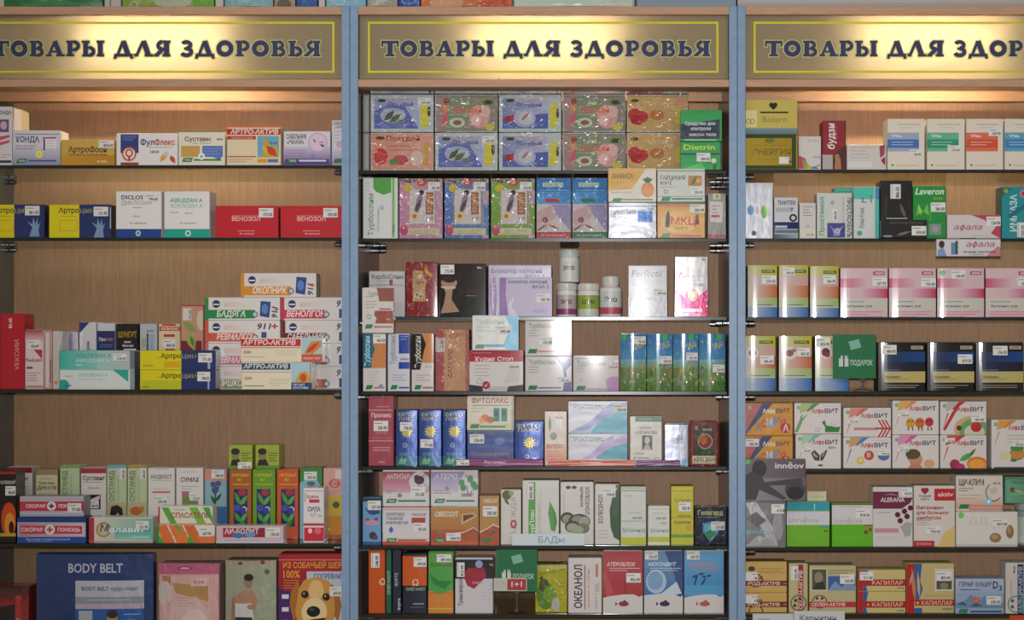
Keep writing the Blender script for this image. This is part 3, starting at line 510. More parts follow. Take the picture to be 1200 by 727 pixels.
def sust(x0, topc, lab, pic):
    c('L4', x0, 546, x0 + 23.5, None, 'b8c8a0', lab, [r(0, 0, 24, 3, topc), t(3, 42, 5, 'СУСТАМЕД', '5a6a5a', 36, 1, 0, 90), r(9, 6, 10, 42, 'a0b088'), t(12, 42, 2, 'бальзам для тела', '7a8a6a', 30, 0, 0, 90)] + pic + ([pr(14, 3, 8, 13, 1)] if pic else []), d=B, group='pale green boxes with vertical lettering')
sust(70, '7aa060', 'pale green box with green top and vertical lettering', [])
c('L4', 94.5, 549, 124.5, None, 'd8d4ce', 'white box with red top and black picture', [r(0, 0, 30, 6, 'a8303a'), t(2, 9, 5, 'Суставит', '333', 26), ln(2, 16, 26, 1, 3, '888'), t(8, 22, 2, 'бальзам', '666', 14, 0), r(6, 31, 23, 48, '26221f'), p([(8, 46), (12, 36), (22, 32), (22, 36), (14, 44)], 'cfcac4'), pr(9, 38, 12, 9)], d=B - .002)
sust(125, '5aa8c8', 'pale green box with blue top and black bear', [r(0, 43, 23.5, 62, 'b8a888'), p([(3, 60), (5, 48), (12, 46), (18, 50), (19, 60), (15, 60), (13, 55), (8, 60)], '2c2420')])
sust(149, 'b08848', 'pale green box with tan top and orange animal', [r(0, 43, 23.5, 62, 'b8b088'), e(10, 53, 7, 5, 'b86a2a'), p([(12, 50), (20, 47), (18, 56)], 'b87a3a')])
c('L4', 173, 549, 205, None, 'dcd8d4', 'white box with small red line behind orange stack', [r(8, 0, 24, 2, 'c8c8b8'), t(3, 8, 4.2, 'ЖИДКОСТ', '555', 25), ln(4, 14, 28, 1, 3, 'aaa'), ln(6, 24, 24, 2, 3, 'aaa'), r(5, 27, 26, 29, 'c86a4a'), pr(7, 33, 16, 9), r(8, 33, 24, 34, '24406a')], d=B)
c('L4', 206, 549, 238.5, None, 'dcd8d2', 'white box with pink and green corner picture', [t(5, 11, 5, 'СУМАХ', '222', 22), ln(8, 4, 24, 1, 3, 'aaa'), ln(6, 21, 26, 4, 3, '999'), p([(7, 27), (15, 27), (15, 35), (26, 38), (26, 50), (7, 50)], '7a8a4a'), r(7, 27, 15, 34, 'b06a8a'), pr(16, 30, 12, 8)], d=B)
c('L4', 239.5, 550, 266, None, '8ab0bc', 'pale blue box with flowering plant and pink top', [r(0, 0, 26, 14, 'd08a78'), p([(0, 14), (8, 11), (8, 14)], '8ab0bc'), pr(8, 1, 15, 10), r(0, 44, 26, 87, '3a6a9a')] + [leaf(13, 42, 7, 30, 2, '2a4a34'), leaf(13, 38, 20, 28, 2, '2a4a34'), leaf(13, 44, 12, 20, 1.2, '2a5a3a'), leaf(12, 30, 17, 20, 1.8, '34586a'), leaf(12, 30, 8, 21, 1.8, '34586a'), e(10, 18, 3.4, 3.4, '4a5a8a'), e(16, 17, 3.4, 3.4, '4a5a8a'), e(13, 23, 3, 3, '44548a')], d=B)
def hm(x0, y0, x1, bc, tc, lab, **k):
    c('L4', x0, y0, x1, None, bc, lab, [t(3, 5, 3.2, 'МУРАВЬИ', tc, 20), t(9, 10.5, 3, 'В1', tc, 6), ln(3, 17, 24, 1, 3, tc, .9), r(5, 23, 21, 67, '2a2a66'), e(15, 27, 5, 4, 'a03a4a')] +
      [leaf(13, 42, 6, 26, 3, '4a9a3a'), leaf(13, 42, 21, 30, 3, '5aa84a'), leaf(13, 62, 6, 50, 3, '4a9a3a'), leaf(13, 62, 21, 50, 3, '5aa84a'), e(9, 45, 4, 4, '3a54a8'), e(17, 47, 3.6, 3.6, 'd8d8ee'), e(16, 48, 3.6, 3.6, '34409a'), leaf(6, 70, 20, 60, 3, '3a8a34')], d=.10, group='tall boxes with blue and green flower print', **k)
hm(268.5, 550.5, 295, 'a8602c', 'd8b820', 'tall brown box with blue flower print')
hm(295.5, 550.5, 323, '6a9a2c', 'c8c830', 'tall green box with blue flower print')
hm(324, 550.5, 350, 'c85a34', 'd8b830', 'tall orange box with blue flower print')
for x0, lab, g in ((267.5, 'olive box with man portrait, left on the flower boxes', 1), (299, 'olive box with man portrait, right on the flower boxes', 0)):
    c('L4', x0, 522, x0 + 28.5, 550, 'a0b040', lab, [p([(2, 24), (4, 17), (12, 16), (16, 24)], '2a2820'), e(8, 11.5, 4.6, 6, '8a7a58'), e(8, 7.5, 5.2, 4, '2c2a22'), ln(15, 9, 26, 4, 3, '4a5428', .9), r(0, 24, 28, 29, '6a8a34')] + ([pr(11, 20, 16, 9)] if g else []), d=.10, group='olive boxes with portrait')
c('L4', 351, 549, 378, None, '3a8a4a', 'green box behind the small white and red box', [p([(2, 16), (8, 13), (20, 14), (24, 20), (24, 88), (0, 88), (0, 18)], '8ab4c4'), pr(5, 4, 15, 10), e(13, 18, 5, 2.5, '5a6a6a')], d=.10)
c('L4', 378.5, 549, 403, None, 'd8a498', 'peach and orange box with green seal by the post', [r(0, 32, 24, 56, 'd0b040'), r(0, 56, 24, 80, 'd08a2a'), r(0, 78, 24, 88, 'b85a28'), e(13, 18, 6.5, 5, 'c84a5a', .75), t(8, 16, 3.5, 'Сел', 'c84a5a', 12), e(15, 43, 4, 4, '4a5a2a'), ln(4, 26, 20, 2, 2.5, 'b88a80'), r(14, 2, 24, 12, 'd8d0c8'), p([(4, 74), (5, 68), (9, 72)], 'e8d060')], d=.10)
# front row
red = 'b83044'
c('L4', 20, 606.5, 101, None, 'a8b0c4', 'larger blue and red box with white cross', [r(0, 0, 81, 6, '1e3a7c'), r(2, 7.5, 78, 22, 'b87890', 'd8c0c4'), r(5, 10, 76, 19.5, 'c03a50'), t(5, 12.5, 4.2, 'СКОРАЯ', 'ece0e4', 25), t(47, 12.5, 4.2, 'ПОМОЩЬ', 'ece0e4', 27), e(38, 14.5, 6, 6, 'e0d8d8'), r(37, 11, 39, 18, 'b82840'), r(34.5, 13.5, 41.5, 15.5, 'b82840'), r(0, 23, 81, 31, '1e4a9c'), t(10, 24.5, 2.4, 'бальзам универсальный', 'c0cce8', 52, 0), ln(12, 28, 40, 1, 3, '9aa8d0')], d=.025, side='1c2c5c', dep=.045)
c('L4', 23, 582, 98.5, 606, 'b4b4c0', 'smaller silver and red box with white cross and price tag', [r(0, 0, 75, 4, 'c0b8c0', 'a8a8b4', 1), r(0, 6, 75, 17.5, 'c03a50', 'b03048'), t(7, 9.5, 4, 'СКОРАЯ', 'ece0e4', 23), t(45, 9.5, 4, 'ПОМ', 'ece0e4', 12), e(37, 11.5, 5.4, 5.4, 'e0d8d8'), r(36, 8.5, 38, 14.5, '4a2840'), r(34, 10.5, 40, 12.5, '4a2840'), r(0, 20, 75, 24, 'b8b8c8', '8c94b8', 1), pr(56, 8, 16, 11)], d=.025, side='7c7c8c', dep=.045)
c('L4', 104, 607, 179, None, 'ccd0c8', 'white and teal box with blue lettering and gold wreath', [r(0, 0, 6, 30, 'b03040'), r(7, 1, 74, 26, 'd4d0c0', '6ab4a0'), e(17, 14, 9, 9, 'a88a4a', .78), e(17, 14, 7, 7, 'c8b898'), r(30, 12, 72, 25, '3a9a8a', '8accc0', 1), t(12, 8, 8.5, 'М', '24508c', 11, 1, .15), t(23, 11, 6, 'алавит', 'e4eef0', 42, 1, .15), t(50, 21, 2.6, 'бальзам', 'd8ece8', 20, 0), pr(55, 4, 15, 10), r(0, 27.5, 75, 28.5, 'c07860')], d=.025, dep=.045)
def spas(x0, y0, x1, y1, lab, els):
    c('L4', x0, y0, x1, y1, 'dcdcc8', lab, els, d=.025, dep=.04, group='striped green and orange cartons')
spas(183, 616, 252, None, 'orange and green striped box, lower of two', [p([(0, 0), (12, 0), (22, 22), (8, 22)], 'e0703a'), p([(14, 0), (30, 0), (40, 22), (24, 22)], 'e87a3a'), p([(2, 10), (10, 22), (0, 22)], '5aa040'), p([(32, 0), (44, 0), (56, 22), (42, 22)], 'd86a34'), p([(46, 12), (70, 12), (70, 22), (52, 22)], 'e0783a'), p([(38, 10), (46, 22), (36, 22)], '5aa040'), p([(20, 0), (26, 0), (34, 16)], '6aa840'), t(5, 7, 5, 'МАССАЖНЫЙ', 'd8803a', 34), pr(50, 2, 15, 11), r(0, 0, 3, 22, '3a8a3a')])
spas(185, 594, 249.5, 615.8, 'white and green striped box with red lettering, upper of two', [p([(4, 1), (12, 1), (22, 20), (14, 20)], '5aa84a'), p([(36, 1), (46, 1), (56, 20), (46, 20)], '7ab848'), p([(52, 1), (60, 1), (66, 14), (66, 20)], '4aa04a'), r(0, 0, 2, 22, 'b8403a'), t(15, 7.5, 5.8, 'СПАСАТЕЛЬ', 'a84028', 45), t(18, 2.5, 2, 'бальзам', '888', 14, 0), r(0, 20, 66, 21, 'd87a3a')])
c('L4', 253, 617, 332.5, None, 'd0b8bc', 'pale pink box with red and blue title panel', [r(8, 2, 57, 13, 'b03040', '88283c'), t(10, 3, 6, 'АЙ-БОЛИТ', 'd8dce8', 40, 1), e(26, 11, 7, 3, '3a78b0'), e(40, 10, 6, 3, '5a98c8'), ln(10, 16, 52, 2, 2, '8a9ac0'), pr(58, 2, 17, 11), r(0, 17, 80, 20, 'c8c0d0')], d=.022, dep=.04)
c('L4', 355, 572.5, 380, None, 'e2dcdc', 'small white box with red bottom and black lettering', [r(1, 3, 24, 3.6, 'c03a4a'), t(4, 8, 3.6, 'Крапм', 'a04050', 14), r(7, 13, 19, 17, 'c83a4a'), r(2, 5, 2.8, 16, '777'), t(5, 22, 5, 'СИЛА', '222', 15), t(8, 29, 4, 'ШТ', '888', 8, 0), pr(16, 29, 6, 5), r(0, 41, 25, 44, 'c83a50'), r(1, 46, 24, 62, 'c82c3c'), e(8, 50, 2.5, 3, 'e8d0d0'), e(17, 50, 4, 4, 'd86a74')], d=.03)
# lowest shelf
c('L5', -12, 688, 34, None, '8a1620', 'dark red crinkled plastic pack in the lower left corner', [r(0, 0, 46, 14, '2a1214', '6a141c', 1), p([(10, 24), (30, 20), (30, 72), (10, 72)], '14080c'), r(31, 10, 37, 70, 'b02c30'), t(32, 60, 4, 'ПОЯС', 'd8c8c8', 24, 1, 0, 90)], mat='crinkle', bulge=.006, cat='pack', name='plastic_pack')
c('L5', 42, 649, 180, None, '15366e', 'large dark blue plastic bag with white panel and pale lettering', [t(39, 11, 10.5, 'BODY BELT', 'b4bccc', 64, 1, 0), r(48, 31, 127, 50, 'b8bcc8'), t(55, 38, 4.5, 'BODY BELT чудо-пояс!', '4a5480', 66, 1), r(48, 50, 127, 58, '8a94a0'), ln(62, 53, 112, 1, 3, 'b8bcc8', 1), r(48, 58, 127, 64, 'b8a8bc'), r(48, 64, 127, 111, '1c56a4'), r(52, 66, 68, 77, 'a8b0b8'), e(91, 76, 6, 9, 'a88060'), e(91, 70, 6.5, 5, '2a2018'), p([(76, 111), (80, 88), (102, 88), (108, 111)], 'b08a6a'), ln(104, 70, 122, 3, 7, '8ab0d8', 1)], mat='crinkle', bulge=.012, cat='bag', name='plastic_bag', dep=.022)
c('L5', 186, 661, 257, None, 'cfa0a4', 'pink pack showing a woman in a white garment', [r(0, 0, 71, 12, 'b85c7c'), e(31, 5, 9, 2.4, '8a3c5c'), e(31, 5, 6, 1.2, 'd8a0b4'), r(2, 14, 69, 102, 'd4a8a4'), p([(4, 14), (14, 14), (15, 40), (12, 48), (3, 40)], 'a87860'), e(7, 34, 9, 14, 'c8bcb4'), p([(16, 22), (58, 26), (58, 44), (20, 34)], 'b08a50'), p([(16, 102), (12, 56), (22, 40), (44, 38), (58, 56), (68, 102)], 'd6b4b2'), e(42, 78, 18, 26, 'dcc4c0'), ln(22, 40, 44, 4, 3, 'b08080'), r(38, 17, 56, 26, 'd8b8b8'), t(41, 19.5, 3.5, 'С10', '8a3c5c', 12)], mat='crinkle', bulge=.004, cat='pack', name='plastic_pack')
c('L5', 264, 657, 324, None, '98a088', 'clear grey-green bag picturing a shirtless man in white belt', [r(0, 0, 60, 5, 'a89a84'), e(18, 3, 3, 2, '7a3428'), e(44, 2, 3, 2.2, '7a3428'), e(49, 13, 3, 3, '4a5a58'), e(27.5, 24, 5.4, 8, '9a7458'), e(28, 19.5, 5.6, 4.2, '1e1814'), p([(22, 34), (33, 34), (39, 46), (36, 54), (32, 70), (12, 70), (8, 44)], 'ac8468'), p([(8, 44), (12, 42), (12, 72), (7, 72)], '9c745a'), p([(12, 50), (32, 50), (34, 68), (12, 68)], 'c8cac8'), p([(12, 66), (32, 66), (33, 105), (12, 105)], '2a2c34'), e(31, 54, 5, 3, 'a47c60')] + [t(44, 34 + 9 * k, 6, ch, 'b4bca8', 6, 1) for k, ch in enumerate('АИВАСМ')], mat='crinkle', bulge=.008, cat='bag', name='plastic_bag')
gold = 'c8913e'
c('L5', 326, 650, 403, None, 'a8202a', 'red box with smiling golden dog face', [r(0, 6, 77, 7, 'd08890'), t(5, 9.5, 6.5, 'ИЗ СОБАЧЬЕЙ ШЕРСТИ', 'd8a030', 84, 1), r(33, 20, 77, 112, 'b8c0cc'), t(41, 23, 5.5, 'СОГРЕВАЮЩИЙ', '24487c', 50, 1), r(0, 20, 33, 112, '9c1c2c'), p([(0, 40), (20, 46), (18, 112), (0, 112)], '4a2468'), t(4, 19, 8.5, '100%', 'd8a030', 21, 1), ln(6, 30, 24, 4, 3, 'c88a38', .9),
    r(4, 47, 12, 52, 'd8d8dc'), r(4, 62, 12, 67, 'd8d8dc'), r(4, 77, 12, 82, 'd8d8dc'),
    leaf(22, 30, 18, 80, 8, 'a86c2c'), leaf(62, 34, 70, 80, 9, 'a86430'), p([(24, 40), (30, 30), (44, 27), (58, 30), (65, 42), (66, 66), (60, 112), (26, 112), (20, 66)], gold), e(44, 42, 9, 12, 'dcb67c'), e(42, 68, 15, 17, 'e4c896'), e(44, 84, 12, 9, 'd8b07c'), e(31, 47, 4.6, 4.6, '3c2412'), e(31, 47, 2.6, 2.8, '0c0806'), e(56, 50, 4.6, 4.6, '3c2412'), e(56, 50, 2.6, 2.8, '0c0806'), e(30, 46, .8, .8, 'eee'), e(55, 49, .8, .8, 'eee'), e(41, 67, 8, 6.4, '14100e'), e(39, 64.5, 3, 1.4, '4a4440'), p([(28, 78), (41, 76), (56, 74), (50, 84), (36, 85)], '3a1c14'), e(42, 84, 6, 5, 'c85c5c'), pr(60, 38, 14, 11)], name='knee_warmer_box')
# ================================================================= MIDDLE BAY
def tea(x0, y0, x1, y1, kind, lab, d=.035):
    W, H = x1 - x0, (y1 or 200) - y0; s_ = H / 43
    if kind == 'blue':
        els = [r(0, 0, W, H, 'b8c4c4'), r(4, 4, W - 18, H - 4, '8890b8', 'a8b0cc'), p([(4, 20), (20, 12), (40, 14), (56, H - 4), (4, H - 4)], '5a6ab0'), e(26, 24 * s_, 15, 9, 'a4acc4'), e(27, 25 * s_, 10, 6, 'b8bcc4'), leaf(16, 30 * s_, 28, 18 * s_, 4, '4a5c4c'), leaf(22, 32 * s_, 36, 22 * s_, 4, '5a6a54'), leaf(30, 32 * s_, 42, 30 * s_, 3, '6a7468'), ln(12, 34 * s_, 44, 2, 2.5, '8a94b4'), e(13, 7, 5, 2, '4a6a2a'), e(13, 7, 4, 1.3, '1c2a14'), r(20, 4, 54, 7, 'b09ab0'), t(20, 9, 4, 'Похудей', '3a4a90', 30, 1, .15), p([(W - 16, 14), (W - 8, 8), (W - 5, 24), (W - 8, H - 6), (W - 16, H - 6)], 'd0c83a'), e(W - 6, 20, 2, 6, '3a2c28'), pr(W - 19, 4, 15, 8)]
    elif kind == 'bluered':
        els = [r(0, 0, W, H, 'b8c4c4'), r(4, 4, W - 16, H - 4, '7a84b0', 'b0b4cc'), p([(4, H * .6), (W - 16, H * .5), (W - 16, H - 4), (4, H - 4)], '4c62a8'), e(12, 28 * s_, 6, 4, 'a02c3c'), e(17, 27 * s_, 4, 4, 'b83444'), e(30, 27 * s_, 13, 11, 'a4accc'), e(31, 27 * s_, 9, 8, 'c0c4c8'), leaf(26, 30 * s_, 36, 20 * s_, 2.4, 'a87c84'), ln(22, 36 * s_, 46, 2, 2.5, '8a94b8'), e(13, 7, 5, 2, '4a6a2a'), e(13, 7, 4, 1.3, '1c2a14'), r(20, 5, 54, 8, 'b8a0b0'), t(20, 10, 4, 'Похудей', '3a4a90', 30, 1, .15), p([(W - 14, 14), (W - 6, 8), (W - 4, 24), (W - 7, H - 6), (W - 14, H - 6)], 'd0c83a'), e(W - 5, 22, 1.6, 6, '3a2c28')]
    elif kind == 'green':
        els = [r(1, 1, W - 1, H - 1, '7c8c74', '8c8478'), p([(1, 1), (16, 1), (12, H), (1, H)], '9c8480'), p([(8, 8), (14, 5), (16, 12), (14, 22), (12, 36), (8, 36), (10, 20)], 'd0885c'), leaf(14, 20, 9, 38, 3.4, 'd05870'), e(13, 8, 3.4, 4, '8a4c30'), e(26, 33, 9, 6, 'b8c8b0'), e(26, 33, 5, 3, '9a5a4a'), e(52, 26, 12, 14, 'd49c98'), e(58, 20, 7, 7, 'dcb0ac'), e(48, 30, 6, 6, 'e0bcb4'), t(30, 8, 4, 'Чай', 'd8e8a0', 10), t(19, 14, 7, 'Похудей', 'd87a4c', 36), r(16, 23, 44, 23.6, 'c0d090'), e(62, 9, 6.5, 3.4, '5a7a3a'), e(62, 9, 5, 2, '2c3c1c'), e(64, H - 6, 6, 4, 'c4c044')]
    elif kind == 'pink':
        els = [r(1, 1, W - 1, H - 1, 'd08c74', 'd8a08c'), e(12, 28, 8, 10, 'c03a40'), leaf(6, 20, 18, 36, 5, 'c84448'), e(35, 32, 9, 6, 'b84a58'), e(27, 34, 5, 4, '5a8a4a'), e(54, 30, 8, 9, 'd4bcb0'), r(62, 12, 68, 38, 'c8a050'), e(11, 6, 5.5, 2, '4a3a1a'), t(18, 4, 5, 'Похудей', '8a3448', 40, 1, 0), ln(16, 15, 52, 2, 5, '9a5040')]
    else:
        els = [r(1, 1, W - 1, H - 1, 'c8a468', 'b89860'), e(9, 24, 8, 8, 'b82430'), e(17, 26, 8, 7, 'c02c34'), e(12, 30, 8, 6, 'a81c2c'), e(35, 24, 8.5, 6, 'a87438'), e(35, 24, 6, 4, 'b86a30'), e(9, 7, 5, 2, '3c5a2a'), e(9, 7, 4, 1.2, '1c2a14'), t(20, 8, 4, 'Похудей', 'd8b48c', 34), e(62, 8, 5, 7, 'c49074'), r(57, 16, 62, 34, 'c0b040')]
    return c('M1', x0, y0, x1, y1, 'b8c0c0', lab, els, mat='film', wrap=True, cat='box', name='tea_box', group='film wrapped slimming tea boxes', dep=.07, d=d, yaw=random.uniform(-.25, .25), side='a8acb0')
XS = [(434, 508.5), (509.5, 583.5), (584.5, 658), (659, 733), (734.5, 806.5)]
ordw = ['first', 'second', 'third', 'fourth', 'fifth']
rowB = ['bluered', 'blue', 'bluered', 'green', 'gold']; rowM = ['blue', 'green', 'bluered', 'green', 'gold']
lowB = ['pink', 'blue', 'bluered', 'green', 'gold']
cn = {'blue': 'silver and blue', 'bluered': 'silver blue cherry', 'green': 'green and pink', 'pink': 'salmon pink strawberry', 'gold': 'golden raspberry'}
for k, (a, b_) in enumerate(XS):
    tea(a, 155.8, b_, None, lowB[k], '%s tea box, bottom row, %s from left' % (cn[lowB[k]], ordw[k]))
    tea(a, 111, b_, 155, rowM[k], '%s tea box, middle row, %s from left' % (cn[rowM[k]], ordw[k]))
    tea(a, 82, b_, 110, rowB[k], '%s tea box under sign board, %s from left' % (cn[rowB[k]], ordw[k]), d=.06)
c('M1', 425, 156, 433.4, None, 'a8a4a0', 'narrow wrapped pack at the left wall, lower', [r(3, 2, 6, 42, 'c8c4c0')], mat='film', wrap=True, d=.05, group='narrow wrapped packs at the wall')
c('M1', 425, 111, 433.4, 155.5, 'a8aaa8', 'narrow wrapped pack at the left wall, upper', [r(3, 2, 6, 42, 'c4c4c0')], mat='film', wrap=True, d=.05, group='narrow wrapped packs at the wall')
c('M1', 797, 166.5, 846.5, None, '1c9a4a', 'bright green box with lime lettering and price tag', [t(3, 3, 6, 'Dietrin', 'b8d820', 38), r(0, 13, 46, 15, '1c2a3c'), p([(2, 32), (24, 24), (30, 32)], '48c060'), e(39, 22, 3, 3, 'c8d8c0'), e(40, 29, 2, 4, '2a5a3a'), pr(19, 13, 16, 10), r(46.4, 0, 50, 40, '124a2a')], d=.012, name='diet_box')
c('M1', 797, 129, 846.5, 165.8, '1c9a4a', 'green box with slanted navy band, on the lime lettered box', [p([(0, 17), (46, 11), (46, 34), (0, 34)], '232c48'), t(5, 14, 3.6, 'Средство для', 'd0e0d8', 36, 1), t(12, 20, 3.6, 'контроля', 'd0d8e0', 24, 1), t(10, 27, 3.6, 'массы тела', 'c8d0d8', 32, 1), r(5, 35, 42, 36, 'c8d8c8')], d=.012, name='diet_box')
# second shelf
c('M2', 425, 208.5, 466.5, None, 'd0d4d0', 'white box with green leaf panel and vertical grey lettering', [p([(12, 0), (33, 0), (33, 17), (24, 20), (15, 16), (12, 12)], '4a9a3c'), r(34, 0, 37, 70, '7ab060'), t(6, 68, 6, 'Турбослим', '7a9080', 50, 1, 0, 90), t(16, 64, 3, 'Чай очищение', '889', 28, 0, 0, 90), ln(3, 6, 8, 3, 4, 'aaa'), e(22, 35, 3, 3, 'b0b4cc'), t(34, 66, 3, 'Эвалар', '2a7d4a', 11, 1, 0, 90)], mat='gloss')
def kud(x0, x1, bc, lab):
    W = x1 - x0
    c('M2', x0, 209.5, x1, None, bc, lab, [r(0, 0, W, 5, 'a89890'), t(1, .6, 4, 'Чай КУДИНЪ', '3c2c2c', W - 4), e(W / 2, 4.5, 5.4, 4.4, 'c04038'), t(W / 2 - 3, 2.5, 4, 'Я', 'e0a0a0', 6), e(10, 11, 5, 4.6, 'd0b830'), r(W - 8, 14, W, 70, 'b89cb0', None), r(W - 7, 30, W, 66, bc), r(11, 12, W - 9, 54, 'a89870', ), r(12, 13, W - 10, 53, 'ccc4c8'), leaf(26, 14, 20, 44, 4, '8c7a98'), e(26, 16, 3, 3, '2c2430'), leaf(18, 40, 26, 24, 3, '5c4c58'), r(31, 16, 40, 42, '9a5a38'), t(33, 40, 5, 'КУДИН', 'd8b090', 22, 1, 0, 90), e(18, 44, 5.4, 5.4, 'd8c490'), e(18, 44, 2.4, 2.4, 'b07848'), t(32, 44, 4, 'чай', '444', 8, 0), r(8, 58, W - 4, 66, 'c8c4a4'), ln(12, 61, W - 10, 2, 2.5, '989470'), e(6, 60, 5, 6, 'c04868'), leaf(3, 66, 9, 54, 3, 'b84a70'), pr(34, 4, 14, 10)], mat='film', wrap=True, name='tea_box', group='kuding tea boxes', dep=.06)
kud(467.5, 519, 'c48ca8', 'pink framed herbal tea box with a lady picture')
kud(520.5, 573, '5a7ab4', 'blue framed herbal tea box with a lady picture')
kud(575, 627, '78a048', 'green framed herbal tea box with a lady picture')
for x0, x1, cc, lab in ((628.5, 669.5, 'b83a48', 'blue box showing legs, with red bottom band'), (670.5, 712, '2c7a4a', 'blue box showing legs, with green bottom band')):
    c('M2', x0, 209, x1, None, 'c8c4c8', lab, [r(0, 0, 41, 16, '2a7ac0'), r(0, 16, 41, 30, '4a9ad4', '3a88c8'), r(7, 5, 31, 10, 'b8ccbc'), t(9, 6, 3, 'Ультра', '5a6a7a', 20, 0), ln(4, 14, 38, 1, 3, '8ac0e0'), r(10, 24, 27, 28, cc), p([(18, 31), (41, 31), (41, 62), (26, 46)], '9890b8'), p([(0, 40), (18, 31), (24, 42), (10, 60), (0, 58)], 'c4a8a8'), p([(6, 50), (14, 46), (26, 56), (24, 60)], 'd4b8b4'), e(10, 49, 3.6, 3.6, '905058'), leaf(0, 62, 12, 54, 1.4, '783a44'), leaf(14, 54, 26, 60, 1.2, '783a44'), r(0, 63, 41, 70, cc), t(4, 65, 3, 'чай для похудения', 'd8d0d0', 30, 0)], mat='film', wrap=True, name='tea_box', group='blue boxes showing legs')
c('M2', 713, 237.5, 769.5, None, 'c0c4cc', 'silver box with blue square, under the pineapple box', [r(0, 4, 56, 5, '555a66'), t(2, 9, 5, 'ЦИМУЗАН', '5c6474', 30), t(3, 16, 4, 'ЭВАЛАР', '7c8494', 18), ln(2, 22, 22, 2, 3, '888'), r(34, 10, 51, 23, '3a68a4'), r(37, 8, 51, 9, '8aa'), t(45, 6, 2.4, '99-00', '555', 8), r(0, 34, 56, 42, 'b0b4bc')], mat='foil', bulge=.0015, d=.01, dep=.06)
c('M2', 712.5, 197.5, 769.5, 237, 'd4d0c0', 'white and golden box with a pineapple', [p([(0, 0), (44, 0), (28, 24), (0, 26)], 'd0a03c'), t(4, 6, 6, 'АНАНАСА', '5a4420', 25), t(4, 15, 2.6, 'экстракт', 'a08038', 14, 0), e(46, 25, 7.5, 9, 'cc8438'), e(46, 25, 5, 6.6, 'd89040')] + [leaf(46, 17, 46 + dx_, 9 + abs(dx_) * .4, 1.6, '2c6a44') for dx_ in (-6, -3, 0, 3, 6)] + [t(3, 27, 2, 'биологическая', '777', 24, 0), r(15, 36, 52, 37.5, '2a7d5a'), p([(4, 39), (6, 35), (16, 35), (14, 39)], '1f7a45')], d=.003, dep=.016)
c('M2', 770, 238.5, 826.5, None, 'd09a3a', 'orange and gold box with large red letters', [r(0, 0, 56, 4, 'c07830'), e(26, 22, 22, 13, 'd8b060'), t(15, 16, 9, 'МКЦ', 'cc3828', 30), p([(9, 28), (10, 14), (13, 8), (15, 16), (14, 28)], '2a2c30'), p([(44, 26), (45, 14), (48, 12), (49, 24)], '6a2c20'), t(20, 27, 3, 'диета', 'a05828', 16, 0), pr(38, 1, 18, 10), r(17, 37, 52, 39, 'b83a48'), p([(4, 40), (6, 35), (16, 35), (14, 40)], '1f7a45')], d=.01, dep=.06)
c('M2', 770, 198, 826.5, 238, 'c8ccc4', 'pale grey-green box with small tan picture, on the orange box', [r(0, 2, 57, 3, '5a8a78'), t(3, 8, 5, 'ГАРЦИНИЯ', '54585a', 30), t(3, 15, 3.6, 'ФОРТЕ', '54585a', 14), ln(3, 21, 20, 1, 3, '888'), r(36, 8, 52, 20, 'b08040'), leaf(40, 20, 46, 8, 2, '4a6a2c'), e(48, 14, 3, 3, 'd0a050'), pr(39, 22, 15, 8), e(10, 27, 2.6, 2.6, '7a8a8a', .6), r(0, 32, 57, 33, '88b0a0'), r(17, 34.5, 53, 36.5, '2a7d5a'), p([(4, 38), (6, 33), (16, 33), (14, 38)], '1f7a45'), r(0, 38.6, 57, 40, '1f6a50')], d=.003, dep=.016)
c('M2', 829, 227, 851, None, '94948c', 'narrow grey box with red base and taped tag at the right', [r(0, 42, 22, 52, '8c8c84'), r(0, 48, 22, 52, 'a83048'), r(6, 0, 15, 7, 'd0ccb0'), e(11, 3.5, 2, 2, '8a9a3a'), p([(2, 9), (18, 10), (17, 34), (3, 33)], 'd4ccc8'), ln(5, 14, 15, 3, 4, '8a6a60', .8), r(4, 25, 14, 28, 'b05060')])
# third shelf
c('M3', 432, 318, 475, None, 'c8c4c4', 'white box with grey lettering, behind the leaning tall box', [t(3, 4, 5, 'КарбоСлим', '6a7478', 38), ln(8, 11, 22, 4, 2.2, '999'), r(24, 10, 28, 17, 'a05050'), r(0, 16, 42, 16.6, '888')], d=.06, dep=.05, bulge=.002, mat='film')
c('M3', 475.5, 307.5, 513, None, '8c1820', 'dark red box with golden flame line and tan panel', [p([(8, 10), (20, 10), (21, 18), (24, 22), (22, 34), (24, 46), (8, 46)], 'c09a70'), p([(21, 4), (24, 10), (31, 16), (29, 18), (22, 12)], 'c8963a'), p([(22.4, 3), (23.4, 3), (25, 9), (31.4, 15), (31, 16), (24.4, 10)], 'd8a84a'), ln(10, 13, 18, 5, 3, '8a6040'), e(15, 39, 5.6, 4, 'd0c0a0'), e(13, 38, 1.4, 1.4, '6a5a3a'), e(17, 40, 1.4, 1.4, '6a5a3a'), t(13, 23, 2, '320-00', '555', 8)] + [r(3, 62, 35, 62.6, 'b05058')], mat='film', wrap=True, bulge=.002)
c('M3', 514, 309.5, 570, None, '120f0e', 'black box with pale profile of a woman', [e(12, 22, 9.5, 6, 'b87c5c'), p([(4, 22), (20, 22), (16, 30), (15, 42), (24, 56), (2, 58), (6, 46), (8, 34)], 'a8866e'), p([(2, 26), (20, 26), (19, 29), (10, 30), (3, 28)], 'c4b0a0'), e(12, 18, 8, 4, '2c1c18'), t(25, 28, 6, 'Lipo', '5a1420', 20, 0, .1), ln(32, 37, 44, 1, 3, '888'), t(45, 3, 2.4, 'bio', 'ddd', 5), pr(2, 1, 16, 11)], mat='film', bulge=.001)
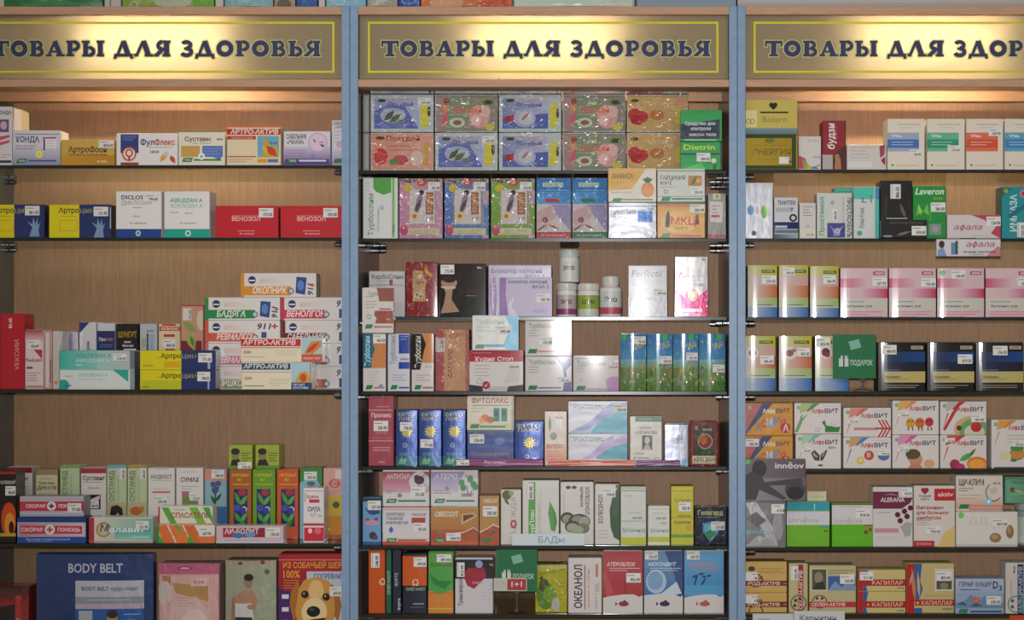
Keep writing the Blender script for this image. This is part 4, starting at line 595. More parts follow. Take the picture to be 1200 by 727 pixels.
c('M3', 572, 311, 646.5, None, 'b8b0c8', 'wide lilac box with dark grey lettering', [t(3, 4, 5, 'Блокатор калорий', '5a5c70', 60), t(42, 11, 3.4, 'ФАЗА 2', '6a6c80', 24), p([(1, 16), (8, 14), (10, 40), (12, 60), (1, 60)], 'a080b0'), ln(4, 22, 10, 3, 5, 'd0c4dc')], d=.06, dep=.05)
c('M3', 585, 325.5, 647.5, None, 'c4bcd4', 'smaller lilac box in front of the wide lilac box', [t(10, 3, 3.6, 'Блокатор калорий', '6a6c84', 46), t(38, 9, 3.6, 'ФАЗА 2', '6a6c84', 20), p([(0, 0), (8, 0), (7, 20), (10, 45), (0, 45)], '9a78b0'), p([(12, 45), (10, 30), (18, 22), (14, 34), (22, 45)], 'ded4e8'), pr(43, 19, 17, 10), t(38, 36, 5, 'лайт', 'a890c8', 18, 0, .2), ln(2, 10, 8, 8, 3.5, 'b8a4c8')], d=.03, dep=.025, mat='film')
def jar(sh, x0, y0, x1, y1, capc, lc, lc2, lab, lid=0.2, d=.05, name='supplement_jar', neck=.86, text='', cat='bottle', white='d8d8d4'):
    ztop, words = SHELF[sh]; R = (PX(x1, d) - PX(x0, d)) / 2; zb = ztop + .0005 if y1 is None else PZ(y1, d) + .0005; H = PZ(y0, d) - zb
    mb = MB(); hl = H * (1 - lid); wb = lin(white); L1 = lin(lc)
    prof = [(0, 0), (R * .9, 0), (R, R * .1), (R, hl * .06), (R, hl * .84), (R * .97, hl * .9), (R * neck, hl * .97), (R * neck * .9, hl)]
    mb.lathe(prof, n=32, col=wb); root = mb.build(name, 'gloss', smooth=True); root.location = ((PX(x0, d) + PX(x1, d)) / 2, d + R, zb)
    tag(root, lab + ', ' + words, cat)
    lb = MB(); lb.lathe([(R * 1.004, hl * .08), (R * 1.012, hl * .085), (R * 1.012, hl * .3), (R * 1.012, hl * .8), (R * 1.004, hl * .805)], n=32, cols=[L1, lin(lc2), L1, L1])
    la = lb.build('label', 'gloss', root, smooth=True)
    # lettering wrapped round the label
    tb = MB(); Wf = R * 1.5; F = Face(20, 20, Wf, hl * .72, 0); text_into(tb, F, 2, 5, 4, text, '2c2c34', 16, 1, 0, 0, 0)
    for q in range(3): strip_into(tb, F, 3, 11 + q * 2.4, 16 - q, 11.8 + q * 2.4, '555', None, 0, 0)
    nv = []
    for (x, y, z) in tb.v:
        a = x / R; nv.append((R * 1.018 * math.sin(a), -R * 1.018 * math.cos(a), z + hl * .08))
    tb.v = nv; tb.build('lettering', 'gloss', la)
    cb = MB(); rc = R * (neck if lid > .17 else 1.02) * 1.0; cc = lin(capc)
    n = 40; z0, z1 = hl - .001, H
    pr_ = [(rc * .98, z0), (rc, z0 + .001), (rc, z1 - .0025), (rc * .96, z1 - .0005), (rc * .9, z1), (0, z1)]
    cb.lathe(pr_, n=n, col=cc)
    for k in range(20):
        a = 2 * PI * k / 20; cb.rod((rc * math.cos(a), rc * math.sin(a), z0 + .0015), (rc * math.cos(a), rc * math.sin(a), z1 - .003), .0006, 5, cc)
    cb.build('cap', 'gloss', root, smooth=True)
    return root
jar('M3', 651.5, 331.5, 675.5, None, 'c8c8c4', 'b8a8ac', '8a3a68', 'white jar with plum label under the tall capped bottle', .2, neck=.98, text='ЛИПО')
jar('M3', 655, 292, 678.5, 331, 'c4ccc8', 'ccd0cc', 'ccd0cc', 'white bottle standing on the plum jar', .22, neck=.96, text='ДЛЯ ПОХУДЕН')
jar('M3', 676.5, 332, 702, None, 'd0ccc8', '8aa03a', 'c4ccb0', 'white jar with lime green label', .2, neck=.98, text='СЛИМ')
jar('M3', 702.5, 323.5, 729, None, 'ccccc8', 'c8ccc8', 'b84a64', 'white bottle with pink label and ribbed narrower cap', .22, neck=.7, text='Эко')
c('M3', 736, 311.5, 782, None, 'd0d0d4', 'white box with italic grey lettering and price tag', [t(3, 5, 8, 'Perfectil', '7c88a0', 36, 0, .2), ln(4, 22, 16, 1, 3, 'aaa'), pr(30, 27, 15, 8), r(0, 37, 46, 60, 'c4c4cc', 'd0d0d4', 1)], mat='gloss', bulge=.0012)
c('M3', 790.5, 301, 830, None, 'b8b4b4', 'tall silver and magenta box with a face in an egg', [p([(0, 38), (14, 50), (28, 46), (39, 38), (39, 70), (0, 70)], 'c02c6c'), e(20, 47, 8, 9, 'b83a70'), e(21, 45, 6.4, 7.4, 'c8a088'), t(4, 18, 8, 'А', 'c83a54', 6), t(11, 21, 3.4, 'нтицеллюлит', '8a8a90', 26, 0), ln(16, 27, 34, 2, 4, '999'), t(24, 32, 2.2, 'чай', '555', 9), t(31, 2, 2.4, 'bio', '555', 5), r(6, 61, 32, 65, 'd8b8c8'), p([(4, 70), (10, 66), (30, 66), (36, 70)], 'd878a0')] + [e(q, y, 1, 1, 'd8b0c4') for q in (3, 37) for y in (44, 51, 58)], mat='foil', bulge=.001)
# fourth shelf
def tsl(x0, x1, bc, c2, lab, els): c('M4', x0, 391.5, x1, None, bc, lab, els, mat='film', bulge=.0012, d=.01, dep=.06)
c('M4', 424, 337.5, 461.5, 390.8, 'd0ccc4', 'white box with brown waist shape, overlapping the third shelf edge', [p([(17, 0), (37, 0), (37, 16), (20, 16), (19, 10)], '8a4c40'), t(7, 5, 4, 'Турбо', '8a948c', 12), ln(4, 10, 14, 1, 3, '8a948c'), ln(4, 16, 17, 3, 3.4, '888'), p([(15, 27), (36, 27), (37, 42), (15, 42), (17, 36), (14, 32)], '984838'), r(20, 24, 34, 26, 'b06a60'), e(8, 34, 2.6, 3, '8a9aa4', .6), t(28, 36, 2.6, '90', 'c8a8a0', 5), p([(3, 48), (5, 43), (13, 43), (11, 48)], '1f7a45'), r(14, 45, 35, 47, 'b8706a')], d=.002, dep=.016, mat='gloss')
tsl(425, 452.5, 'd0ccc8', 0, 'narrow box with teal and orange torso picture', [r(0, 0, 27, 40, 'c8904c', 'c87c44'), p([(0, 0), (12, 0), (12, 12), (14, 18), (11, 28), (10, 40), (0, 40)], '1c6a84'), t(2, 38, 6, 'Турбослим', 'c0dce0', 36, 1, 0, 90), pr(12, 0, 15, 11), ln(7, 44, 20, 5, 3.5, 'aaa'), p([(3, 65), (5, 60), (12, 60), (10, 65)], '1f7a45'), r(13, 62, 25, 64, 'b07080'), e(21, 61, 2.2, 2.2, '8a88b0')])
tsl(454, 480.5, 'c8ccd4', 0, 'narrow white box with two royal blue squares', [t(3, 36, 6, 'Турбослим', '8a94a4', 34, 1, 0, 90), r(13, 1, 26, 23, '1e3f9c'), ln(15, 3, 24, 2, 3, 'b0c0e0'), r(13, 33, 26, 41, '1e3f9c'), t(15, 28, 2.4, 'дренаж', '666', 10), ln(5, 48, 22, 3, 3, '9a8a98'), p([(3, 65), (5, 60), (12, 60), (10, 65)], '1f7a45'), r(13, 62, 25, 64, '4a508c')])
tsl(482, 508.5, 'd0ccc8', 0, 'narrow box with black lettering panel and orange waist', [r(0, 0, 26, 34, 'c89058', 'c87c44'), p([(0, 0), (12, 0), (17, 12), (14, 22), (12, 34), (10, 42), (0, 42)], '14100e'), t(4, 40, 6.5, 'Турбослим', 'd8d0c8', 38, 1, 0, 90), r(13, 34, 26, 42, 'd0ccc8'), t(16, 37, 2.4, 'ночь', '888', 8), ln(5, 48, 22, 3, 3, 'b07a7a'), p([(3, 65), (5, 60), (12, 60), (10, 65)], '1f7a45'), r(13, 62, 25, 64, 'a06470')])
c('M4', 510, 386.5, 550, None, 'c89870', 'tan box in red film with vertical letters, fourth from left', [r(0, 0, 10, 74, 'b05058'), r(0, 9, 11, 26, 'd0c8c4'), t(6, 24, 3, '65-00', '555', 12, 1, 0, 90), t(3, 5, 5, 'ДО ЖОКЭ', 'b84a38', 30), t(15, 56, 4.6, 'ФАТКАПС', '8a5448', 34, 1, 0, 90), r(35, 0, 40, 72, 'b46a68')], mat='film', wrap=True, d=.025, dep=.05)
c('M4', 549.5, 411, 613.5, None, 'd4d0cc', 'white box with red top band and round red tick', [r(0, 0, 64, 13, 'b02c3c'), t(6, 7.5, 4.6, 'Худия Стоп', 'ecdada', 46, 1), ln(4, 2.5, 26, 1, 3, 'd8a8ac'), ln(6, 17, 24, 4, 4, 'b09a98'), p([(40, 38), (48, 17), (60, 17), (58, 38)], 'c8c4c0'), r(0, 42, 64, 48, 'b8b8b8'), p([(0, 40), (16, 42), (16, 48), (0, 48)], '33343a'), p([(46, 42), (64, 40), (64, 48), (44, 48)], '33343a'), e(12, 36, 3.6, 3.6, 'a8b4b4', .7), e(20, 40.5, 4.6, 4.6, 'a82c38'), p([(17.6, 40), (19.6, 43), (23, 37), (20, 41)], 'e8d8d8'), t(47, 18, 2.4, '250-00', '555', 11)], mat='film', bulge=.001, d=.012)
c('M4', 553, 370, 608, 411, 'cccfc8', 'pale box with turquoise waist shape, on the red tick box', [p([(38, 0), (54, 0), (54, 41), (40, 41), (37, 34), (42, 20), (44, 12)], '5ab0d0'), t(4, 4.5, 5.6, 'Турбослим', '9ab0a4', 34), ln(4, 13, 20, 2, 3, '7a9a98'), ln(4, 18, 28, 1, 3, '999'), pr(27, 12, 19, 10), e(10, 27, 2.6, 2.6, 'b0b8b4', .6), r(15, 34, 38, 37, '4a90b4'), p([(3, 39), (5, 34), (15, 34), (13, 39)], '1f7a45')], d=.002, dep=.016, mat='gloss')
def tb2(x0, y0, x1, y1, sc_, lab, extra=()):
    c('M4', x0, y0, x1, y1, 'd0ccca', lab, [t(4, 4, 5, 'Турбослим', '8c9888', 32), ln(4, 12, 16, 3, 3, '8a9088'), p([(34, 0), (54, 0), (54, 10), (48, 16), (49, 26), (54, 30), (54, 41), (44, 41), (46, 26), (44, 12)], sc_), p([(3, 39), (5, 34), (15, 34), (13, 39)], '1f7a45'), r(15, 36, 42, 37.5, sc_)] + list(extra), d=.025, mat='film', bulge=.001)
tb2(615, 418, 670.5, None, '5a5c94', 'white box with indigo waist shape, under the orange-red one', [pr(38, 24, 14, 6)])
tb2(615, 375.5, 670.5, 417.6, 'cc5438', 'white box with orange-red waist shape and coral print', [pr(16, 20, 16, 9), leaf(40, 30, 52, 22, 3, 'cc5438')])
c('M4', 671.5, 417.5, 725.5, None, 'c8c4c4', 'white box with pale mauve waist shape and smaller price print', [t(4, 6, 5, 'Турбослим', '8a988c', 34), ln(2, 2.6, 34, 1, 3, '777'), ln(4, 12, 16, 3, 3, '8a9088'), r(42, 12, 52, 14, 'b88a90'), p([(38, 28), (44, 24), (54, 24), (54, 41), (40, 41)], 'b48cb4'), pr(42, 5, 11, 5), e(9, 28, 2, 2, 'b0b8b4', .6), p([(3, 40), (5, 35), (15, 35), (13, 40)], '1f7a45'), r(15, 38, 52, 39.4, 'a878a0')], d=.025, mat='film', bulge=.001)
def herb(x0, x1, lab, tg, gs=None):
    W = x1 - x0
    els = [r(0, 0, W, 34, '2c78b0', '3a90bc', 1), r(0, 30, W, 40, '78b0c0', '7a9c70', 1), r(0, 40, W, 68, '6a8c4a', '4a7a2c', 1), t(W * .4, 11, 6, 'ЧАЙ', 'c8b460', W * .5), r(W * .45, 19, W, 24, '3a8ac8')]
    for k in range(16):
        x, y = random.uniform(2, W - 3), random.uniform(38, 64); els.append(leaf(x, y, x + random.uniform(-4, 4), y - random.uniform(4, 9), 1.8, random.choice(['3c6c2a', '5a8a38', '7a8a5a', '9aa86a', 'c0a040', 'b86a3a', '8c8c94'])))
    els += [pr(W * .5, tg, W * .46, 9)]
    if gs is not None: els += [r(gs, 0, gs + 6, 7, '3cb860')]
    c('M4', x0, 391.5, x1, None, '7a9c90', lab, els, mat='film', wrap=True, bulge=.0045, name='herbal_tea_box', group='film wrapped blue and green herb boxes', d=.03, dep=.05)
herb(727, 757.5, 'first of the film wrapped blue and green herb boxes', 3, 1)
herb(758, 788, 'second of the film wrapped blue and green herb boxes', 26, 18)
herb(788.5, 818.5, 'third of the film wrapped blue and green herb boxes', 22, 18)
herb(819, 850, 'fourth of the film wrapped blue and green herb boxes', 36, 20)
# fifth shelf
c('M5', 431.5, 464.5, 462, None, 'a03c4c', 'tall maroon box with white lines and price tag', [r(0, 16, 30, 16.8, 'd8a8a8'), t(3, 20, 4.6, 'Прелакс', 'e4c8c8', 24), ln(8, 12, 24, 1, 3, 'd8a0a0'), pr(6, 29, 17, 12), ln(8, 43, 22, 1, 3, 'd8a0a0'), ln(4, 49, 28, 1, 3, 'c88088', .5), r(0, 52, 30, 52.8, 'd8a8a8'), ln(5, 60, 25, 2, 3, 'd8a8a8', .8), t(12, 76, 2.4, '50 мл', 'd8a8a8', 7), r(28.6, 0, 31, 82, '6a2430')], d=.03)
def fito(x0, x1, lab, tgy, top='a8a078', y0=481, **k):
    W = x1 - x0
    c('M5', x0, y0, x1, k.pop('y1', None), '2c4c94', lab, [t(2, 3, 4, 'ФИТО', top, W - 6), t(3, 8, 4, 'ЛАКС', top, W - 8)] + flower(W * .5, 25, 8, 'd0c468', 'c8a838', 12) + [e(W * .42, 41, 2.6, 2.6, 'a0b4d0', .6), ln(4, 50, W - 8, 2, 2, '8aa4d0'), r(0, 54, W, 67, '3a6a90'), p([(1, 64), (4, 55), (W * .6, 55), (W * .5, 64)], '2a7d5a'), p([(3, 63), (5, 57), (W * .5, 57), (W * .42, 63)], '7ab09a')] + ([pr(2 if tgy > 25 else 5, tgy, 15, 10)] if tgy else []), mat='foil', bulge=.002, group='blue boxes with yellow flower', **k)
fito(463.5, 489.5, 'blue box with yellow flower, its tag above the flower', 14)
fito(490.5, 517.5, 'blue box with yellow flower, its tag below the flower', 34)
fito(518.5, 546, 'blue box with yellow flower, without tag, beside the stack', 0)
c('M5', 547, 505, 602.5, 540, '24468c', 'dark blue box beneath the orange lettered picture box', [r(0, 0, 55, 1, '5a84b4'), pr(3, 4, 17, 11), leaf(28, 20, 48, 8, 4, '3a5a9c'), e(38, 12, 6, 4, '4a6cac'), t(3, 25, 4.6, 'ПростоБаланс', 'b0704c', 46, 0, .1), e(10, 2, 3, 2, '4a7a4a')], d=.045)
c('M5', 547, 464.5, 602.5, 504.6, 'd4ccb8', 'cream box with dark red lettering, two green bottles and fruit', [t(5, 2.5, 5.4, 'ФИТОЛАКС', '9a2430', 44), ln(6, 10.5, 50, 1, 3, '777', .9), ln(5, 14, 20, 2, 4, '999'), p([(0, 32), (55, 32), (55, 40), (0, 40)], 'c8c8a0'), e(21, 26, 5, 4.6, 'c87838'), e(27, 28, 4.6, 4, 'b8602c'), e(17, 29, 3, 3, 'd89a50'), r(31, 14, 38, 30, '2a8a7a'), r(40, 14, 47, 30, '2a8a7a'), e(34.5, 20, 3, 4, '145a54'), e(43.5, 20, 3, 4, '145a54'), r(15, 35, 45, 37, '2a7d4a'), p([(3, 38), (5, 33), (15, 33), (13, 38)], '1f7a45'), r(52, 0, 55, 40, 'a8a890')], d=.03, dep=.05)
fito(602.5, 637.5, 'silver-blue box with yellow flower behind the purple strip', 0, y0=494, d=.045)
c('M5', 534, 538.5, 637, None, '7c1c64', 'long flat purple box lying at the front, with white tag', [t(33, 2, 3, 'Ренюлакс', 'd8a8cc', 26), pr(0.5, 0.6, 15, 6.5), ln(33, 7.4, 52, 1, 2, 'c088b8', .4)], d=.022, dep=.02, name='flat_box')
c('M5', 638, 482.5, 664.5, None, 'd8c8bc', 'cream and pink box with green bottle picture', [leaf(6, 24, 6, 5, 2, '3c8a6a'), r(12, 8, 20, 20, 'd4dcdc'), t(12, 6, 2.4, '92-00', '555', 9), e(10, 29, 4, 4.6, '7a8a80'), r(0, 38, 25, 58, 'd8b09c', 'd0906c', 1), t(2, 39, 4, 'ФИТОС', '8a4838', 20), ln(3, 47, 18, 3, 3, 'b07a68')], d=.04)
def prok(y0, y1, lab, c1, tagon, d=.05):
    c('M5', 665.5, y0, 735.5, y1, 'ccd0d8', lab, [p([(0, 40), (0, 37), (26, 24), (44, 6), (54, 1), (70, 1), (70, 40)], '8890c4' if c1 else 'b09cc8'), p([(22, 37), (34, 26), (50, 16), (70, 10), (70, 38)], '3a9cb0'), p([(0, 38), (22, 34), (34, 26), (26, 38)], '9ac0cc'), p([(50, 0), (54, 6), (44, 12), (60, 4), (70, 0)], 'c4c8d8'), t(2, 4, 4.8, 'ПРОКТОНИС', '7c8894', 40, 1), ln(2, 11, 30, 2, 2.4, 'aab')] + ([pr(53, 4, 16, 9)] if tagon else []), d=d, mat='gloss', group='white boxes with teal wave')
prok(508.6, None, 'white box with violet and teal wave, bottom of the two', 0, 0)
prok(470.5, 508.2, 'white box with violet and teal wave, top of the two', 1, 1)
c('M5', 642, 539.5, 745, None, 'c4583c', 'long flat orange-red box lying at the front', [t(38, 1.8, 2.6, 'Ренюлакс', 'e8b8a0', 26), ln(26, 6, 78, 1, 2, 'e0a890', .5), r(0, 0, 103, .8, 'd88468')], d=.022, dep=.02, name='flat_box')
c('M5', 738, 488.5, 776, None, 'ccc8bc', 'cream box with green top and black man portrait', [r(0, 0, 38, 6, '1e5a3c'), r(0, 0, 6, 7, 'c8c8b8'), t(10, 2, 2.4, 'КАПЛИ', '8ab09a', 16), t(11, 12, 2.8, 'КАПЛИ', '555', 14), t(6, 17, 3.4, 'А.ОГАРКОВА', '444', 26), r(14, 22, 26, 39, '24221f'), e(20, 28, 3, 4.4, 'b8b4a8'), p([(15, 39), (18, 33), (22, 33), (25, 39)], 'a8a498'), t(4, 42, 2.4, 'в сборе', '777', 12), t(4, 47, 2.4, 'от запоров', '555', 18), e(31, 50, 3.6, 2.6, 'a0a878', .7)], d=.045)
c('M5', 745.5, 540, 797.5, None, '6c3068', 'short flat purple box lying in front of the portrait box', [ln(8, 1.5, 40, 1, 2, '8a5084', .5)], d=.022, dep=.02, name='flat_box')
c('M5', 778.5, 496.5, 806.5, None, 'b8c0d0', 'pale silver-blue box with grey square', [r(0, 0, 28, 1.5, '2c3040'), r(8, 13, 22, 24, 'a4a8b4'), t(13, 17, 2.6, '92-00', '555', 8), ln(20, 4, 26, 1, 3, '8aa'), r(20, 42, 28, 50, '8aa8c8')], mat='foil', bulge=.001, d=.045)
c('M5', 809, 494.5, 841.5, None, '9c1c24', 'dark red box with brown fruit picture and cream title plate', [r(3, 3, 29, 45, '4a4438'), e(17, 23, 8, 8.4, '8a3420'), e(15, 21, 4.6, 5.4, 'b06838'), e(17, 23, 8.6, 9, 'c8b090', .9), r(4, 33, 29, 40, '2c3c24'), leaf(8, 38, 26, 34, 3, '2a5a2c'), t(5, 5, 5, 'К', 'a8b8b8', 4), t(14, 8, 2.6, '99-00', 'c8c0c0', 11), r(2, 40, 29, 49, 'd8ccb0'), t(3.6, 42, 5, 'КРАСВАМ', '4a5430', 25)], mat='film', wrap=True)
# sixth shelf
c('M6', 424.5, 584, 446.8, None, '6aa0cc', 'small sky blue box with dark berries', [r(0, 0, 24, 4, '1c2a34'), p([(3, 12), (7, 18), (12, 20), (20, 18), (20, 12)], '24467c'), e(6, 26, 2.2, 2.4, 'a02c3c'), e(16, 25, 2.2, 2.4, 'a02c3c'), e(11, 29, 9, 3, 'c890a8'), e(12, 44, 4.4, 4.4, '44303a'), e(15, 46, 3, 3, '5a4454'), r(0, 51, 24, 56, '2a5c94'), pr(6, 3, 16, 11)])
def evb(x0, y0, x1, y1, top, top2, word, lab, els, bar='2a7d4a', **k):
    W, H = x1 - x0, (y1 or 640) - y0
    c('M6', x0, y0, x1, y1, 'd4d0d0', lab, [r(0, 2, W, H * .62, top, top2, 1)] + els + [t(4, 5, 5.6, word, 'd8e0d8', 27, 1, .2)] + ev(W, H - 1, bar), **k)
evb(448, 595, 503.5, None, 'd0ccd0', 'd4d0d4', '', 'white and red box with blue drop, under the spotted beetle box', [r(0, 0, 55, 3, 'c8503c'), r(0, .8, 55, 2.4, 'd8d0cc'), t(4, 6.5, 3.2, 'КОМПЛЕКС', '444a58', 22), t(4, 11.5, 3.2, 'ГЛАЗНОЙ', '444a58', 20), t(4, 16.5, 3.2, 'ИММУНЕТАР', '444a58', 26), t(33, 7, 3, 'ЭВАЛАР', 'a05048', 18), r(34, 12, 50, 19, 'a84434'), pr(36, 18, 16, 11), leaf(10, 30, 10, 22, 3, '3a6ab0'), r(0, 38, 55, 45, 'c84a34'), r(0, 36, 55, 40, 'd8bcb4')], '#b04a3c')
evb(448, 551, 503.5, 594, 'b02c4c', 'c8a4b4', 'АНТИПАР', 'crimson and white box with a beetle', [e(43, 14, 12, 12, 'ccc8cc'), e(43, 12, 6, 5, '4a2438'), e(40, 9, 3, 3, '3a1c2c')] + [p([(43, 12), (43 + a, 12 + b_), (43 + a + 1, 12 + b_)], '4a2438') for a, b_ in ((10, -8), (12, 0), (9, 8), (-3, 12), (3, 13), (8, -10))] + [e(20, 30, 2.6, 2.6, '8a8088'), pr(33, 20, 17, 13), ln(4, 24, 14, 2, 3, '888')], d=.04)
evb(504.5, 595, 561, None, 'a87838', 'b88a50', 'ОВЕСОЛ', 'wide brown box with liver picture, under the purple and white box', [r(0, 0, 56, 45, 'b88848', 'a86a38', 1), r(0, 26, 56, 40, 'b0583a'), p([(36, 8), (50, 6), (54, 10), (44, 16), (36, 20)], 'c8a884'), p([(38, 9), (49, 8), (51, 10), (43, 14), (38, 17)], '6a3424'), p([(0, 28), (18, 30), (38, 28), (50, 22), (56, 26), (56, 40), (0, 40)], 'a85434'), p([(20, 30.6), (38, 28.6), (50, 22.8), (56, 27), (56, 28), (50, 24), (38, 30)], 'e0c8b0'), r(0, 40.5, 56, 45, 'c85c34'), e(10, 28, 2.8, 2.8, '8a7a68'), pr(18, 30, 17, 9)], 'b0603c')
evb(504.5, 551, 560.5, 594, '9484b4', 'c4c0cc', 'АТЕРО', 'purple and white box with green clover leaves', [p([(30, 43), (33, 14), (40, 2), (56, 2), (56, 43)], 'd0ccd0')] + [e(a, b_, 3.6, 4, '4a9464') for a, b_ in ((36, 15), (38, 21), (46, 11), (50, 17), (52, 20))] + [leaf(44, 32, 42, 18, .7, '4a7a5a'), leaf(44, 32, 50, 22, .7, '4a7a5a'), ln(36, 28, 50, 2, 2, '666', 1.2), e(19, 22, 2.6, 2.6, '8c8ca4'), ln(4, 24, 14, 1, 3, '888'), ln(3, 27, 24, 1, 3, '666'), t(40, 6, 2.4, '75-00', '666', 9)], d=.04)
c('M6', 561.5, 581.5, 585.5, None, 'b08448', 'narrow brown box with tag and orange roof line', [t(4, 4, 4, 'ОВЕСОЛ', 'd8ccb8', 17), pr(4, 12, 17, 12), p([(0, 42), (8, 38), (16, 33), (24, 36), (24, 58), (0, 58)], 'a85030'), p([(0, 42), (8, 38), (16, 33), (24, 36), (24, 37.4), (16, 34.6), (8, 39.6), (0, 43.6)], 'dcc4a8'), e(16, 43, 2.6, 2.6, '6a5a50'), p([(3, 54), (5, 49), (14, 49), (12, 54)], '1f7a45'), r(0, 56, 24, 59, 'c86038')])
c('M6', 586.5, 574.5, 611, None, 'd0ccc4', 'white box with fig twig and vertical grey lettering', [e(7, 6, 5.6, 5.6, '5a5a38'), e(12, 4, 3, 3, '8a9a5a'), leaf(4, 10, 10, 18, 2, '4a6a2c'), t(12, 62, 5.6, 'НАДЕЖДА', '9a9894', 54, 0, .1, 90), e(15, 40, 3.8, 5, 'b83050', .5)])
c('M6', 612, 563.5, 655.5, None, 'd0d0ca', 'tall white box with vertical green strip and large green leaf', [r(7, 2, 15, 76, '4a9a3a'), t(8.6, 66, 5, 'пурПлан', 'd8e8c8', 32, 1, 0, 90), pr(3, 3, 10, 19, 1), t(18, 66, 2, 'растительный', '999', 40, 0, 0, 90), r(21, 8, 21.6, 64, 'b8b8b0'), leaf(38, 60, 32, 24, 5.4, '3a8a30'), leaf(36, 60, 32.6, 26, 1.6, '9ac47a'), p([(32, 24), (36, 34), (38, 60), (33, 58), (31, 44)], '4a9a3a')], d=.04)
c('M6', 656.5, 565.5, 696, None, 'd0ccc8', 'white box with grey artichoke pods picture', [t(29, 5, 4.6, 'ХОЛЕСЕНОЛ', '333', 33, 1, 0, -90), t(23.5, 5, 3.6, 'артишок', '333', 24, 1, 0, -90), t(3, 10, 2, 'экстракт артишока', '999', 26, 0, 0, -90), e(9, 6, 3, 2, '333'), e(16, 6, 3, 2, '333'), e(8, 42, 8, 7, '2c2e28'), e(8, 43, 6, 5, '8c9078')] + [e(a, b_, rx_, ry_, k_) for a, b_, rx_, ry_, k_ in ((22, 46, 13, 9, '22241f'), (20, 44, 7, 5, '84886c'), (28, 46, 6, 6, '989c84'), (14, 52, 9, 7, '33352c'), (14, 53, 7, 5, '9aa08a'), (26, 54, 8, 6, '6c7058'), (20, 56, 7, 5, '98a080'))] + [r(0, 60, 28, 76, 'd0ccc8')], d=.04)
c('M6', 697, 568, 726.5, None, 'd0ccc8', 'white box with dark green leaf edge and vertical lettering', [t(4, 46, 5, 'ХОЛЕСЕНОЛ', '333', 34, 1, 0, 90), p([(29, 0), (25, 6), (20, 16), (17, 30), (18, 50), (22, 62), (29, 66)], '24502c'), pr(9, 5, 15, 10), ln(4, 54, 16, 3, 4, '999'), e(27, 2, 3, 3, '4a4a34')], d=.04)
c('M6', 727, 571, 757.5, None, 'ccd0c8', 'tall white box with yellow-green bottom band', [r(0, 0, 30, 3, 'b4c090'), r(1, 4, 30, 5, '888'), t(4, 9, 2.6, 'СБОР', 'b0b0a8', 10), ln(10, 30, 24, 1, 3, '999'), t(14, 35, 2.6, '64-00', '555', 11), r(1, 39.6, 28, 40.4, '8a9a9a'), t(2, 48, 5, 'Витаминов', '4a8a7a', 27, 0), r(0, 59, 30, 68, 'b8c030')])
c('M6', 759, 593.5, 785, None, 'd0d4cc', 'small white box with teal lettering and thin lime base', [r(1, 3, 25, 3.6, 'aaa'), ln(5, 8, 18, 1, 3, '9ab'), t(9, 13, 2.6, '102-90', '555', 12), t(14, 19, 2, '102', '777', 8), t(3, 26, 4.6, 'Витаминов', '3a8a80', 21, 0), r(0, 36, 26, 42, 'b8c030'), r(0, 42, 26, 46, 'd8dcc0')], d=.03)
c('M6', 786, 570.5, 813, None, 'c0b81c', 'tall yellow box with green stripe and taped price slip', [r(0, 5, 27, 5.8, '8a8a1c'), t(4, 14, 4, 'Коэнзим', '8a8420', 20), pr(9, 18, 14, 11), t(8, 33, 2.6, 'красота', '666018', 15), r(0, 36, 27, 36.8, '8a8a1c'), t(3, 40, 3.4, 'Кудесан', '6c6c18', 20, 1, .1), e(21, 48, 3.6, 3.6, 'c89838'), r(0, 56, 27, 63, '6a9c2c'), r(0, 60, 27, 70, 'b8c030')])
c('M6', 814, 595.5, 852, None, '141f3c', 'navy box with a blue and green shield', [t(3, 3, 5.4, 'Гепагард', 'c0cc7a', 30), ln(4, 10.6, 30, 1, 3, '8a94b0'), p([(9, 18), (18, 16), (28, 18), (28, 28), (18, 40), (9, 28)], '3a94b4'), p([(11, 20), (18, 18), (26, 20), (26, 27), (18, 37), (11, 27)], '6ab8cc'), p([(12, 29), (18, 26), (25, 29), (18, 38)], '3a8a54'), pr(19, 16, 16, 10)], mat='film', wrap=True)
# paper shelf strip card with lettering
def card(sh, x0, y0, x1, y1, col, lab, els, d=.0, tilt=0, name='price_card', cat='card', th=.0009, y_off=0):
    xa, xb, zt, zb = PX(x0, d), PX(x1, d), PZ(y0, d), PZ(y1, d); W, H = xb - xa, zt - zb
    mb = MB(); mb.box(-W / 2, W / 2, 0, th, 0, H, lin(col), ch=.0002); root = mb.build(name, 'sticker'); root.location = ((xa + xb) / 2, d, zb); root.rotation_euler = (tilt, 0, 0)
    tag(root, lab, cat); render_print(Face(x1 - x0, y1 - y0, W, H), els, root); return root
cd = card('M6', 600, 626, 685, 639.6, 'c4d0d4', 'white shelf card with grey-blue lettering before the green leaf box, sixth shelf middle bay', [t(30, 3.5, 7, 'БАДы', '8498ac', 32)], d=.024, tilt=-.12)
fb = MB(); Wc = cd.dimensions.x; fb.box(-.085, .085, 0.0002, .018, 0, .0009, lin('c4d0d4')); fb.build('folded_foot', 'sticker', cd)
